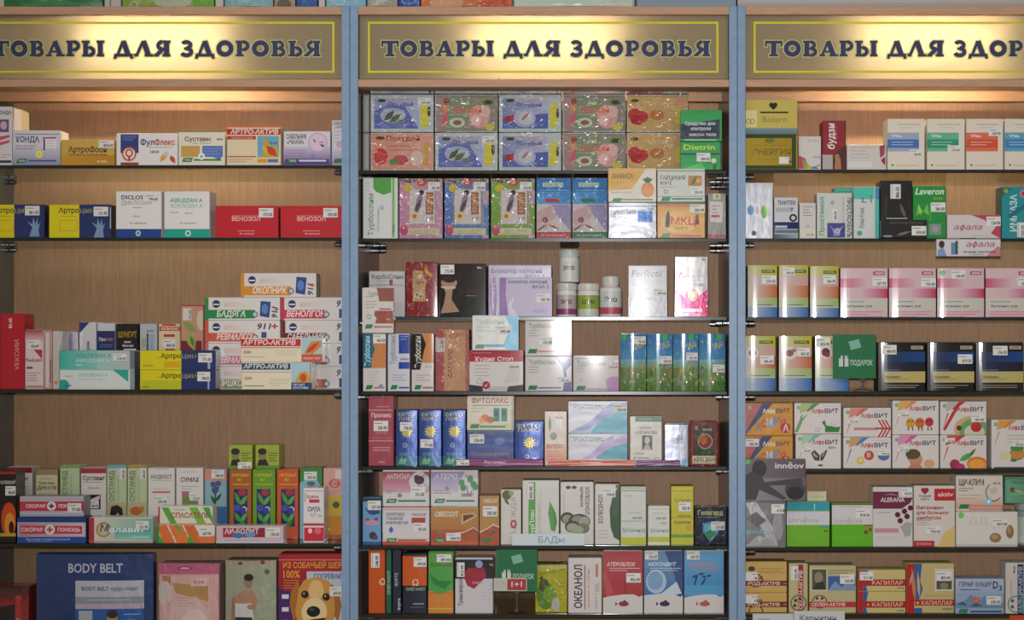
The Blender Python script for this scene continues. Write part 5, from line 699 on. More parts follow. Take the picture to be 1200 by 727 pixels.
# bottom shelf
c('M7', 431.5, 645.5, 451.5, None, 'c4500e', 'narrow orange box with pale vertical tag, leftmost', [pr(3, 3, 10, 17, 1), e(16, 37, 3.6, 3.6, 'd8b898', .7), t(13, 33, 7, 'Ω', 'd8b898', 7)], d=.03)
c('M7', 452, 645.5, 459, None, '1c5a48', 'thin dark green box beside the orange one', [t(1.5, 52, 3.4, 'ОМЕГАНОЛ', '98b8a8', 28, 1, 0, 90)], d=.03)
c('M7', 459.5, 645.5, 470.5, None, '1a2038', 'thin navy box with vertical white letters', [t(3, 42, 3.4, 'ФОРТЕ', 'a8acb8', 16, 1, 0, 90), t(6, 70, 3, 'форте', 'c0c4cc', 14, 1, 0, 90)], d=.03)
c('M7', 471.5, 649.5, 500.5, None, '1c2238', 'box half orange half navy with pale omega sign', [r(0, 2.5, 29, 37, 'c8541a'), t(11, 30, 7, 'Ω', 'e0c8a8', 8), t(4, 39.5, 3.4, 'ОМЕГАНОЛ', 'a8b098', 22), pr(13, 4, 15, 11), ln(12, 58, 25, 1, 3, 'b0b4c0', .9), ln(8, 62, 25, 1, 3, '6a7088')], d=.03, bulge=.001)
c('M7', 501.5, 647, 531.5, None, '5a9c4a', 'green and orange box with a green leaf drop', [r(0, 46, 30, 72, 'd08438'), e(14, 34, 13, 16, '4aa04a'), p([(2, 26), (12, 34), (28, 34), (20, 44), (6, 38)], '2c8038'), t(3, 13, 4, 'Большая', '4a6a38', 25), pr(10, 3, 17, 9), r(0, 48, 30, 49, 'b86a28'), ln(4, 60, 24, 1, 3, 'c87838'), r(0, 66, 30, 67, 'b8d048')], d=.03, bulge=.001)
c('M7', 533, 654.5, 578, None, 'ccc8cc', 'white and black box with large dark red heart', [r(0, 1.5, 45, 24, '1c1418'), e(18, 20, 7, 8.4, '8c1c30'), e(28, 18, 8, 9, '8c1c30'), p([(11, 24), (15, 11), (34, 14), (36, 22), (22, 36), (14, 32)], '9c2438'), e(28, 7, 4.4, 4.4, '8aa0c8'), pr(2, 5, 9, 17, 1), t(4, 56, 4.6, 'Трансверол', '555', 32, 1, 0, 90), t(20, 27, 3, 'Омега-3', 'd8a0a8', 13, 1), t(40, 6, 3.4, '+1', 'ccc', 5), ln(32, 36, 36, 4, 4, 'b0acb0'), ln(38, 28, 42, 7, 4, 'b8b4b8')], d=.03)
def gift(x0, y0, x1, y1, lab, sh, d, so=0.0):
    ztop, words = SHELF[sh]; xa, xb = PX(x0, d), PX(x1, d); W = xb - xa; xc = (xa + xb) / 2; zt, zb = PZ(y0, d), PZ(y1, d); H = zt - zb
    root = empty('card_holder', (xc, d, ztop + .0005)); tag(root, lab + ', ' + words, 'sign')
    z_ = zb - ztop
    mb = MB(); mb.box(-W / 2, W / 2, 0, .0014, z_, z_ + H, lin('0e6a3c'), ch=.0003); cd_ = mb.build('green_card', 'sticker', root)
    F = Face(50, 48, W, H); a_, l_ = MB(), MB()
    for el in [p([(18, 8), (30, 5), (33, 14), (21, 17)], '7ab0a0'), r(7, 26, 18, 35, 'c0d0c4'), r(9, 23, 17, 26, 'a8c0b0'), r(12, 23, 13.4, 35, '5a9a7a')]:
        if el[0] == 'p': a_.poly([F.pt(x, y, .0003) for x, y in reversed(el[1])], lin(el[2]))
        else: strip_into(a_, F, *el[1:6], None, 0, .0004)
    text_into(l_, F, 20, 28, 5.6, 'ПОДАРОК', 'b8ccc0', 26, 1, 0, 0, .0004)
    for m_ in (a_, l_): m_.v = [(x, y, z + z_) for x, y, z in m_.v]
    a_.build('gift_print', 'sticker', cd_); l_.build('lettering', 'sticker', cd_)
    st = MB(); st.rod((so, .004, .003), (so, .004, z_ + .012), .0028, 10); st.box(so - .007, so + .007, .0015, .0065, z_ - .006, z_ + .012, ch=.001); st.build('stem', 'clear', root)
    ft = MB(); ft.lathe([(0, 0), (.022, 0), (.024, .0015), (.022, .003), (.006, .006), (.004, .012), (0, .013)], so, .004 + .018 * 0, 28); ft.build('round_foot', 'clear', root, smooth=True)
    return root
g = gift(581.5, 644.5, 629.5, 694, 'green gift card with red plus one offer on clear round stand', 'M7', .022)
card('M7', 578.5, 678, 617.5, 693, 'c0bcb4', 'small white and red plus one card clipped on the gift stand, bottom middle', [r(16, 1, 38, 14, 'a83038'), e(8, 7, 5, 4, 'b0aca0', .8), t(19, 4, 6, '1+1', 'e0d0d0', 16)], d=.0195, name='offer_card')
c('M7', 627, 662.5, 665, None, 'b8b41c', 'yellow box with green foliage picture', [r(0, 1, 38, 8, 'c8cc80', 'b8b81c', 1), p([(4, 10), (34, 4), (36, 6), (4, 12)], '9a9c1c'), e(12, 36, 11, 16, '5a8a24'), e(10, 24, 6, 8, '4a5a1c'), e(17, 34, 8, 10, '7aa02c'), e(24, 46, 5, 8, 'c0bcb0'), leaf(6, 20, 8, 12, 2, '2a2c14'), ln(28, 20, 34, 5, 5, '8a8c20')], d=.045, mat='film', wrap=True)
c('M7', 665.5, 654.5, 705.5, None, 'd4ccc8', 'white box with big vertical navy lettering', [t(7.5, 59, 8.6, 'ОКЕАНОЛ', '1c2438', 52, 1, 0, 90), r(19, 8, 20, 60, '5a4a58'), t(22, 58, 3, 'здоровье из глубины', 'b87a68', 46, 0, 0, 90), r(32, 7, 35, 22, 'c87a60'), t(31, 60, 3, 'Омега-3 жир', '7a8aa8', 30, 0, 0, 90), t(34, 40, 2.4, 'капсулы', 'a88', 12, 0, 0, 90)], d=.035)
def fishbox(x0, x1, c1, c2, word, tc, fc, lab, els, tg):
    c('M7', x0, 646, x1, None, 'd0ccc8', lab, [r(0, 0, 47, 56, c1, c2, 1)] + els + [p([(0, 55), (8, 53), (24, 51), (36, 51), (42, 54), (47, 52), (47, 74), (0, 74)], 'd0ccc8'), t(4, 13.5, 4.2, word, tc, 33, 1, .2), ln(7, 20, 43, 2, 2.6, tc), e(24, 62, 6, 3, fc), p([(17, 62), (14, 59.6), (14, 64.4)], fc), p([(22, 60), (25, 57), (28, 60)], fc), pr(*tg)], group='fish oil boxes with wave base', d=.035)
fishbox(706.5, 753.5, 'b04048', 'a82c34', 'АТЕРОБЛОК', 'e8d0d0', '8a2c28', 'red box with small red fish', [p([(2, 22), (12, 48), (4, 56), (0, 30)], 'b84c50'), p([(24, 20), (28, 56), (26, 56)], '8c1c28')], (27, 26, 17, 11))
fishbox(754.5, 800.5, '6a90b8', '3a6a9c', 'АКУЛАВИТ', 'd0dce8', '24284c', 'blue box with breaking wave and navy fish', [e(14, 36, 12, 14, 'a8c0d4'), e(13, 35, 9, 11, '7aa0c4'), p([(24, 0), (47, 0), (47, 56), (40, 56), (36, 30)], '2a4c80'), p([(0, 52), (20, 50), (38, 36), (44, 50), (0, 57)], 'c0d0dc')], (1, 0, 15, 10))
fishbox(801.5, 848.5, '5aa0cc', '2c80bc', 'ТАНДЕМАКС', 'c87868', 'b0584a', 'sky blue box with palm trees and red fish', [p([(10, 52), (11, 40), (15, 28), (16, 29), (13, 40), (12, 52)], '1c3440'), leaf(16, 28, 8, 32, 1.6, '1c3440'), leaf(16, 28, 24, 26, 1.6, '1c3440'), leaf(16, 28, 12, 36, 1.2, '1c3440'), leaf(26, 30, 18, 44, 1.4, '1c3440'), leaf(26, 30, 32, 28, 1.6, '1c3440'), leaf(26, 30, 20, 30, 1.6, '1c3440'), r(0, 40, 47, 52, '4a98c4')], (3, 0, 15, 10))
# ================================================================= RIGHT BAY
c('R1', 873.5, 158, 935, None, 'a8902c', 'golden box with dark green edge, under the pale gold box', [r(0, 0, 66, 40, '2c4428'), r(3, 4, 61, 36, 'b0982e', 'a08424'), t(14, 17, 6.6, 'ЭНЕРГИЯ', '7a6418', 46, 1, .25), e(35, 7, 6, 3, '7a7424'), ln(12, 12, 56, 1, 3, '8a7420'), ln(20, 29, 50, 1, 3, '8a7420'), pr(46, 26, 12, 8)], d=.02, mat='film', cut=7)
c('R1', 873.5, 116.5, 935, 157.6, 'c4b45c', 'pale gold box with black heart and silver base', [r(0, 34, 68, 42, '78909a', '60787c', 1), e(37, 6.6, 2.6, 2.8, '22261c'), e(41.5, 6.6, 2.6, 2.8, '22261c'), p([(34.6, 8), (44, 8), (39.4, 12.6)], '22261c'), r(24, 14.5, 57, 16.3, '1c2014'), t(26, 20, 7, 'Bolero', '8c8840', 30, 0), r(7, 13, 20, 33, 'e0d494'), e(10, 26, 3, 3, '8a8448', .7), e(15, 26, 3, 3, '8a8448', .7)], d=.02, mat='film', cut=7)
c('R1', 935.5, 160, 962.5, None, 'd0ccc8', 'white box with rainbow fruit corner', [p([(0, 22), (8, 26), (12, 38), (0, 38)], 'b8405a'), p([(4, 26), (12, 33), (16, 38), (6, 38)], '8aa038'), p([(10, 32), (16, 36), (18, 38), (10, 38)], 'd0a838'), p([(15, 36), (20, 35), (24, 38), (15, 38)], '3a7aa0'), t(10, 3, 3.4, 'бифи', 'aaa', 14, 0, .1), t(16, 23, 2.4, '170-00', '888', 9), t(21, 33, 2, 'N20', '444', 4)])
c('R1', 963.5, 141.5, 991.5, None, '8c1824', 'dark red box with white vertical symbols and dancing figure', [t(6, 34, 8, 'будзи', 'e8dcdc', 31, 1, .1, 90), t(14, 20, 3, 'для мужчин', 'b86870', 14, 0, 0, 90), r(0, 40, 12, 57, 'b0a8a8'), p([(12, 40), (28, 28), (28, 57), (12, 57)], '4a1c1c'), e(17, 42, 3, 3, 'a87050'), p([(14, 57), (15, 44), (21, 44), (22, 57)], 'a8784c'), r(26, 0, 28, 57, '50101a')])
c('R1', 992, 169.5, 1039, None, 'cfcac4', 'low cream box with grey text and burgundy corner', [ln(4, 3, 34, 3, 4, 'a8a498', .8), r(2, 20, 30, 27, 'd8d8d8'), p([(38, 2), (45, 0), (44, 12), (39, 16)], 'a04058'), p([(40, 18), (45, 14), (45, 24), (42, 22)], '902c48'), ln(4, 15, 26, 1, 3, 'aaa')])
def vit(x0, x1, a, b_, lab, tg):
    W = x1 - x0
    c('R1', x0, 139.5, x1, None, 'dcd4c4', lab, [ln(12, 6, W - 6, 1, 3, 'a8a090', .9), ln(14, 10, W - 12, 1, 3, 'c0b8a8'), r(0, 16, 37, 24, a), r(0, 24, 37, 34, b_), r(0, 34, 37, 38, a), t(5, 18, 3.4, 'Vita', 'dde', 12), ln(5, 27, 30, 2, 3, 'c8d4e0'), e(6, 54, 1.2, 1.2, '3a6a4a'), ln(10, 54, 36, 1, 3, 'b8b0a0', .8)] + [pr(*tg)], mat='carton', group='white boxes with a colour band')
vit(1039.5, 1084, '9aa4c0', '3a6cb0', 'white box with blue band, beside the low cream box', (26, 36, 14, 8))
vit(1086, 1131, '5ab08c', '1e9068', 'white box with green band', (24, 31, 15, 8))
vit(1132, 1176, 'd86a48', 'd04c24', 'white box with orange band', (26, 11, 15, 9))
vit(1177, 1222, '5a9cb8', '2c80b4', 'white box with teal-blue band, cut by the frame', (30, 36, 14, 8))
c('R2', 873, 214.5, 906, None, 'c8ccd4', 'silver-white box with blue and green blurs', [e(12, 32, 4, 6, '6a94b8'), e(12, 32, 2.6, 4, '4a80ac'), e(28, 34, 3.6, 8, '7ab048'), e(20, 32, 1.5, 5, 'c09898'), e(16, 59, 3, 3, '555a60'), r(0, 0, 40, 8, 'b8bcc4', 'c8ccd4', 1)], mat='foil', cut=6)
c('R2', 907, 231.5, 935.5, None, 'ccd0d4', 'white box with navy bands and large letter', [t(4, 4, 4.6, 'ПАНТЕК', '3a4c64', 21), r(2, 12, 18, 17, 'b0b4b8'), p([(18, 12), (23, 12), (20, 18)], '7c8894'), e(22, 24, 4.6, 4.6, '20242c', .55), r(0, 29, 28, 37, '1e2c5c'), r(1, 33, 15, 36, 'b8c4d8'), r(0, 38, 28, 42, '6a7480'), r(0, 43, 28, 48, '3a5a6c', '9ab0b8')], d=.03, mat='film', bulge=.001)
c('R2', 936.5, 238, 956.5, None, 'cccac4', 'narrow white box with grey lines', [ln(4, 4, 16, 4, 3.4, '777c88', .8), e(10, 27, 2, 2, 'a8b0c0'), r(1, 31, 18, 41, 'd4d0c4'), t(8, 36, 2.4, '80-00', '777', 9)])
c('R2', 957, 226.5, 999, None, 'c8ccc8', 'white box with vertical dark lettering and purple figure panel', [t(3, 50, 5, 'Простамол', '4a9474', 46, 1, 0, 90), t(35.5, 5, 4.8, 'ПРОСТАСАБАЛЬ', '2c3440', 47, 1, 0, -90), t(30, 5, 2, 'биологически активная', '888', 34, 0, 0, -90), r(12, 35, 33, 52, '3c3f86'), p([(14, 36), (19, 42), (26, 42), (32, 37), (27, 45), (27, 50), (20, 50), (19, 45)], '8c94c0'), e(24, 44, 3, 3, 'c8c8dc', .6), e(18, 11, 2.4, 2.4, '9aa'), pr(16, 19, 8, 13, 1)], d=.03)
c('R2', 977, 220, 1001, None, '4ab4a0', 'pale teal box peeking out behind the purple panel box', [ln(3, 2, 20, 1, 2, '8ad0c0')], d=.09, dep=.04)
c('R2', 1000, 219.5, 1030.5, None, 'ccd0cc', 'white box with aqua edge and vertical lettering', [r(0, 0, 24, 14, '48c0ac'), r(25, 0, 30, 60, '4ab8ac'), r(25, 1, 30, 14, '3a88c4'), t(7, 48, 4.6, 'Бунд Кунд', '6a8c8c', 24, 1, 0, 90), e(7, 54, 3, 3, '3aa48c'), t(9, 12, 6, 'L', '3a8a7a', 6), t(19, 18, 2.4, '88-00', '666', 9, 1, 0, 90)], d=.03)
c('R2', 1031, 212, 1069.5, None, '131212', 'tall black box with tilted price tag', [pr(12, 4, 12, 17, 1), leaf(30, 44, 23, 26, 2.4, '5a5a5a'), t(5, 42, 3, 'ЛИБИДО', '3a3a3a', 24, 1, 0, 90), r(7, 43.6, 32, 44.6, 'b8b8b8')], d=.035)
c('R2', 1032, 258, 1087, None, '131212', 'low black box with white tag before tall black box', [t(10, 2, 2.6, 'АРЖЕЛОС', '555', 40, 1), leaf(18, 18, 36, 13, 2, '6a6a6a'), e(8, 19, 6, 1.2, '8a9094'), pr(36, 7, 17, 11)], d=.012, dep=.02)
c('R2', 1069.5, 218.5, 1109, None, '1c8c3c', 'bright green box with white cursive title', [t(2, 2, 7.4, 'Laveron', 'd4e8d4', 34, 1, .25), t(24, 12.5, 3, 'для муж', 'a8d040', 11, 0), p([(4, 34), (6, 20), (12, 30), (17, 20), (19, 34), (12, 30)], '6ac050'), leaf(10, 34, 6, 22, 1.2, 'b0d850'), r(20, 20, 20.6, 40, '7ad05a'), pr(21, 19, 17, 11), r(19, 44, 33, 57, '7c948c'), e(26, 50, 4, 4, 'a09ca0')], d=.03)
c('R2', 1109.5, 252, 1173, None, 'd0c8c8', 'white and crimson box with cursive lettering', [p([(28, 0), (63, 0), (63, 28), (52, 22), (50, 14), (44, 6)], 'b84058'), p([(44, 12), (60, 10), (54, 18), (46, 28), (38, 24)], 'd0c8c8'), t(7, 11, 6.4, 'афала', 'a02c40', 34, 0, .3), pr(46, 2, 17, 11), ln(30, 24, 46, 1, 3, 'aaa')], d=.03)
lb_ = card('R2', 1097.5, 280.5, 1172.5, 300.5, 'cfcbd0', 'white shelf card with crimson cursive lettering and man picture, hanging under the shelf', [p([(58, 22), (72, 8), (75, 10), (75, 20), (60, 20)], 'c08088'), e(6, 6, 3.4, 4.4, '4a2c24'), p([(1, 20), (2, 12), (8, 10), (12, 20)], '7c94c0'), r(17, 4, 25, 18, '5c88a0'), r(22, 2, 25, 18, '34505c'), t(34, 2.5, 6.4, 'афала', '9c2438', 34, 0, .3), t(31, 13.4, 2.6, 'лечение простатита', '555', 38, 1), t(38, 16.8, 2, 'и аденомы', '777', 18, 0)], d=.012, th=.006, name='shelf_card')
tb_ = MB(); tb_.box(-.075, .075, 0.0, .012, -.002, 0, lin('141010')); tb_.build('black_base', 'sticker', lb_); tb_ = MB(); hh_ = SHELF['R2'][0] - lb_.location.z; tb_.box(-.02, .02, .0062, .0078, .02, hh_ + .0012, lin('c8c8c8')); tb_.box(-.02, .02, .0062, .03, hh_ + .0002, hh_ + .0012, lin('c8c8c8')); tb_.build('hanging_clip', 'clear', lb_)
c('R2', 1173.5, 219, 1204, None, '1c8c94', 'teal box with large vertical white lettering at the frame edge', [t(10, 53, 7.6, 'ИМПАЗА', 'c8e0e0', 44, 1, 0, 90), p([(0, 2), (12, 2), (0, 12)], '2c6a5c'), e(5, 5, 2.4, 2.4, 'a8a038'), p([(8, 32), (30, 18), (30, 24), (8, 38)], '14707c'), e(26, 8, 5, 5, 'c07888', .5), e(26, 8, 2.4, 2.4, 'a02c44'), pr(18, 42, 9, 17, 1)], d=.03, side='16666c')
def dh(x0, x1, sh, y0, lab, els, tgx):
    W = x1 - x0; H = 61 if sh == 'R3' else 65
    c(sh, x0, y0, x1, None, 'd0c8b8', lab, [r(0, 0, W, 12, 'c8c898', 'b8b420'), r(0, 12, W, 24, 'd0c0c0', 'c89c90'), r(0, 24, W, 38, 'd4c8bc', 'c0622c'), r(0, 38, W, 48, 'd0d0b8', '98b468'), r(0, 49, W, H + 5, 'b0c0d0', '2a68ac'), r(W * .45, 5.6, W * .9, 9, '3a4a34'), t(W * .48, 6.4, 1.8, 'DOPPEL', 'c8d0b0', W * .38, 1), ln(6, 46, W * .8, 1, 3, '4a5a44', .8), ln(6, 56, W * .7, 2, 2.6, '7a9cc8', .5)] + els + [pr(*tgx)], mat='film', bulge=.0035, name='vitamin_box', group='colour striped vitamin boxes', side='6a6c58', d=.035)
dh(876, 911, 'R3', 311, 'colour striped box with tag in the pale band, nearest the post', [], (16, 12, 17, 10))
dh(912.5, 947.5, 'R3', 311, 'colour striped box with tag in its yellow band', [], (4, 3, 14, 9))
dh(949, 983, 'R3', 312, 'colour striped box with tag on white, beside pink boxes', [], (15, 11, 15, 10))
dh(873.2, 908.8, 'R4', 394, 'yellow and blue striped box with white fruit circle, nearest the post', [e(8, 20, 7.4, 7.4, 'd8d4d0'), e(8, 20, 4.6, 3.6, '7c6c74')], (17, 23, 16, 10))
dh(912.5, 951.5, 'R4', 394, 'yellow and blue striped box with pine cone circle', [e(13, 20, 7.6, 7.6, 'd8d4d0'), e(12, 20, 5, 4, '8a5a54'), e(17, 17, 3, 2, '9a7a64')], (21, 14, 15, 10))
dh(955, 995, 'R4', 394, 'yellow and blue striped box behind the green gift card', [e(12, 19, 7.6, 7.6, 'd8d4d0'), e(12, 19, 5, 5, '6c1c34'), e(14, 22, 3, 3, '8c3448')], (1, 2, 16, 11))
def pk(x0, x1, lab, tgx, gr=0, bl=.003):
    W = x1 - x0
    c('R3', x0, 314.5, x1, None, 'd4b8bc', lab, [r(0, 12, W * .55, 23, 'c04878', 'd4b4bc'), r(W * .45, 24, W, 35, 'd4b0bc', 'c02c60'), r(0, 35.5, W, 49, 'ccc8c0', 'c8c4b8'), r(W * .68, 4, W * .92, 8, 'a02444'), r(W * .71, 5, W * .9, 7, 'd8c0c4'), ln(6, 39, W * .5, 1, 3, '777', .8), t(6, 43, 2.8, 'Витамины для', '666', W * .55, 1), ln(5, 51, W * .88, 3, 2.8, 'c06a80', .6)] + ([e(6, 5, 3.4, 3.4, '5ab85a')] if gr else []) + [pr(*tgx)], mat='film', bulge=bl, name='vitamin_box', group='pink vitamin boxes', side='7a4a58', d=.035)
pk(984.5, 1040.5, 'pink vitamin box with gradient bars, first from left', (37, 11, 17, 10), bl=.0055)
pk(1041.5, 1097, 'pink vitamin box with gradient bars, second from left', (37, 12, 17, 10), bl=.0074)
pk(1098, 1153.5, 'pink vitamin box with green dot sticker', (15, 2.5, 17, 10), 1, bl=.0080)
pk(1154.5, 1211, 'pink vitamin box with gradient bars, cut by the frame', (37, 11, 17, 10))
def bkb(x0, x1, lab, tgx, bl):
    W = x1 - x0
    c('R4', x0, 401.5, x1, None, '16161e', lab, [r(W * .1, 11, W, 23, '1c2c48', '14488a'), r(W * .12, 23, W, 33, '1c2a44', '14182c'), r(W * .12, 34, W, 47, 'b0a878', 'c0b068'), r(W * .68, 4, W * .94, 8, 'b0a888'), t(W * .7, 5, 2, 'DOPPEL', '555', W * .2), ln(W * .12, 32, W * .45, 1, 3, '6a7c98', .7), t(8, 39, 2.6, 'Витамины', '4a4430', W * .32), ln(7, 42.6, W * .6, 1, 3, '7a7048', .6), ln(7, 50, W * .85, 2, 2.4, 'b0a888', .6), ln(7, 57, W * .4, 1, 3, '555')] + [pr(*tgx)], mat='film', bulge=bl, name='vitamin_box', group='black vitamin boxes', d=.035)
bkb(1028.5, 1084.5, 'black and gold vitamin box with tag at its left', (5, 3, 16, 11), .0068)
bkb(1086, 1142, 'black and gold vitamin box with tag mid right', (35, 14, 17, 11), .0078)
bkb(1143, 1199.5, 'black and gold vitamin box with tag near its top edge', (19, 4, 17, 11), .0086)
gift(976, 392.5, 1026.5, 444, 'green gift card on clear round stand beside black boxes', 'R4', .022, .020)
# alphabet vitamin boxes
def alf(x0, y0, x1, y1, lab, sw, pic, bc='d6d0cc', tx='3c3858', tg=None, d=.035, tcol='b83040'):
    W = x1 - x0; H = (y1 or 550) - y0
    if sw == 'wide': s_ = [p([(0, 2), (20, 0), (2, 30), (0, 34)], 'b85a50'), p([(20, 0), (32, 0), (8, 28), (0, 40), (0, 34)], '2c3c6c')]
    else: s_ = [p([(8, 0), (26, 0), (14, 9), (6, 12)], sw[0]), p([(22, 0), (30, 0), (16, 10), (14, 9)], sw[1]), p([(8, 14), (10, 13), (4, 30), (3, 32)], sw[1])]
    c('R5', x0, y0, x1, y1, bc, lab, s_ + [e(5, 5, 2.4, 2.4, '8aa88a')] + [t(W * .36, 6.4, 5, 'Алфа', tcol, W * .26), t(W * .63, 6.4, 5, 'ВИТ', tx, W * .3), ln(W * .6, 3, W * .94, 1, 3, 'aaa', .4)] + pic + ([pr(*tg)] if tg else []), name='vitamin_box', group='alphabet vitamin boxes', mat='gloss', d=d)
abc = [t(12, 24, 8, 'А', '6a7a8a', 7), t(18, 20, 8, 'С', 'b82c2c', 7), e(31, 24, 4, 5, '8a98b0'), t(24, 18, 8, 'М', 'c8ccd8', 8), t(33, 16, 9, 'И', '6878a8', 8), t(41, 19, 8, 'Я', 'c0384a', 7), e(47, 29, 6, 6, 'b8242c'), t(44, 25, 8, 'А', 'e0d0d0', 7)]
alf(873, 511.5, 929.5, None, 'orange-yellow box with jumbled toy letters, lower of two', 'wide', abc, 'c88c1e', '4a4a64', (0, 3, 16, 9), tcol='e0d0b8')
alf(873, 473, 929.5, 511, 'orange-yellow box with jumbled toy letters, upper of two', 'wide', abc, 'c88c1e', '4a4a64', tcol='e8e0d0')
alf(932, 509.5, 986, None, 'white box with black butterfly', ('a8c8a8', '6ab8a8'), [p([(22, 18), (18, 22), (22, 30), (28, 31), (28, 24)], '3a3a3a'), p([(29, 24), (29, 31), (32, 30), (36, 22), (37, 17)], '3a3a3a'), p([(21, 21), (20, 23), (24, 27), (26, 26)], 'a8a8a8'), p([(31, 27), (34, 22), (35, 20), (31, 24)], 'a8a8a8'), e(29, 36, 3, 1, '333'), t(38, 14, 2.6, '50+', '666', 10), r(0, 39, 54, 42, 'e0dcd8')], tg=(6, 15, 12, 6))
alf(930.5, 473, 986, 509, 'white box with green leaf and glossy top', ('a8b870', '4a8a4a'), [p([(0, 34), (6, 20), (16, 12), (10, 20), (4, 34)], '6a9a58'), p([(32, 22), (36, 20), (37, 26), (50, 28), (54, 27), (52, 34), (36, 34), (36, 28)], '2a7a34'), t(40, 22, 4, 'эффект', 'ccd', 12), ln(24, 29, 32, 2, 3, '777')])
alf(988, 513, 1044.5, None, 'white box with blue and orange arc, red and yellow balls', ('c89a5a', '4a7ac0'), [e(20, 27, 4.6, 4.6, 'd0b850'), e(20, 27, 2.8, 2.8, 'e0cc88'), e(30, 21, 5.6, 5.6, 'b84038'), t(27, 18, 5, 'В', 'e0c8c0', 5), e(47, 21, 7, 6, '4a70a0'), e(47, 18, 6, 3.4, 'c0c8d0')], tg=(40, 15, 15, 6))
alf(988, 478.5, 1044.5, 512.6, 'white box with red fishbone figure', ('d08878', 'c86a58'), [t(12, 22, 4, 'мммммм', 'b82c34', 28, 1, .2), r(38, 23, 56, 25, 'b82c34')] + [p([(x_, 24), (x_ - 6, 14), (x_ - 4, 14), (x_ + 2, 24), (x_ - 4, 34), (x_ - 6, 34)], 'b82c34') for x_ in (46, 50, 54)], tg=(3, 12, 15, 6))
alf(1045.5, 510.5, 1100.5, None, 'white box with pink arc and child head in profile', ('d88ab4', 'c85a98'), [e(25, 24, 8, 8, '4a4430'), e(27, 28, 8, 8, 'c08c68'), e(24, 22, 8.6, 6, '54492c'), p([(18, 40), (22, 33), (32, 34), (36, 40)], 'b8805c'), e(43, 33, 6.4, 5, 'd8a070')], tg=(5, 13, 14, 6))
alf(1045.5, 470, 1100.5, 510, 'white box with three smiling walking fruits', ('d8a858', 'd88a58'), [e(21, 26, 5.4, 5.8, 'c89a30'), e(32, 26, 5.6, 6, 'c8602c'), e(43, 25, 5, 5.4, 'b82c34')] + [r(a, 31, a + 1.2, 35, '3a2c20') for a in (18, 23, 30, 34, 41, 45)] + [e(a, 24, .9, .9, '222') for a in (19, 23, 30, 34, 41, 45)], tg=(6, 13, 14, 6))
alf(1101.5, 510.5, 1156.5, None, 'white box with sliced orange and berries', ('c8503c', 'c03a2c'), [e(43, 33, 12, 8, 'd8762a'), e(43, 34, 10, 6, 'e8a040'), e(17, 34, 6, 6, 'a02c58'), e(24, 37, 5, 4, 'b83464'), leaf(22, 30, 40, 20, 4, '5aa044'), leaf(34, 24, 42, 15, 1.6, '3a5a2a')], tg=(5, 3, 12, 5))
alf(1101.5, 471, 1156.5, 510, 'white box with pizza slice picture and red arc', ('b8b0b0', 'b82c34'), [p([(26, 0), (22, 6), (6, 34), (3, 33), (14, 12)], 'b8302c'), e(36, 32, 20, 15, 'c8a878'), e(40, 34, 18, 14, '6aa060'), e(40, 36, 12, 9, 'c8ccb0'), e(42, 30, 6.4, 6, 'b82c24'), e(22, 31, 3, 3, '4a3420')], tg=(36, 15, 16, 9))
alf(1161.5, 492.5, 1216, None, 'taller white box with bowl of fruit, alone right', ('d89a48', 'c8903c'), [e(30, 40, 9, 7, '4a6a3a'), e(30, 40, 8.6, 6, 'c88838'), e(30, 33, 8, 4, '4a8a44'), e(26, 47, 4, 2, '4a7a5a'), e(16, 42, 7, 4, 'd8cc98'), r(3, 55, 44, 57, '4a444c'), ln(18, 18, 40, 3, 4, '999')], tg=(24, 24, 14, 7), d=.035)
# sixth right shelf
body = [p([(0, 20), (10, 12), (14, 14), (22, 26), (40, 22), (70, 26), (70, 30), (40, 32), (26, 32), (50, 44), (48, 48), (20, 40), (12, 48), (0, 48)], '4a4a4c')]
def sil(y0, y1, lab, els, x1, **k): c('R6', 873.4, y0, x1, y1, '77777a', lab, els, name='vitamin_box', cut=2, **k)
sil(588, None, 'silver box with grey drapery photo and teal lettering', [p([(2, 2), (14, 0), (34, 30), (40, 52), (30, 52), (20, 30), (10, 20)], 'b0aeb0'), p([(14, 12), (26, 22), (16, 30), (2, 20)], '5c5a5c'), p([(2, 52), (16, 40), (34, 44), (36, 52)], 'a09ea0'), e(40, 28, 6, 18, '9a989c'), t(2, 32, 6.6, 'innēov', '4a9c9c', 34, 0), pr(32, 3, 15, 11)], 921.3, mat='foil', bulge=.001, d=.012, dep=.045)
sil(538.5, 587.6, 'grey box with woman stretching photo and white lettering', [r(0, 0, 74, 22, '6c6a6e', '5c4850'), r(0, 22, 74, 49, '8c8c90', '6a5a64'), e(18, 11, 8.6, 10, '2e2c2e'), p([(2, 18), (10, 14), (22, 22), (24, 27), (66, 22), (70, 25), (66, 30), (30, 31), (50, 46), (46, 48), (18, 36), (14, 48), (0, 48)], '3e3c3e'), e(60, 36, 12, 10, '3c3a3e'), e(60, 40, 10, 8, '1c1a1e'), e(4, 3, 4, 2.8, '5ab85a'), t(36, 4, 6.6, 'innēov', 'd4d4d8', 34, 1)], 944.5, mat='carton', d=.002, dep=.016)
c('R6', 921.5, 588.5, 972.5, None, '6ab01c', 'lime green box with teal top band', [r(0, 0, 51, 10, '2a98a8'), r(32, 2, 33, 10, 'c8dcd8'), r(0, 11, 51, 27, 'd0ccd4'), t(2, 17.5, 7, 'innēov', 'a0b090', 36, 0), r(40, 28, 50, 30, '4a98a8'), e(46, 34, 3, .8, '2a5a1c'), ln(4, 40, 34, 1, 3, '8ac04a')], d=.03, mat='gloss')
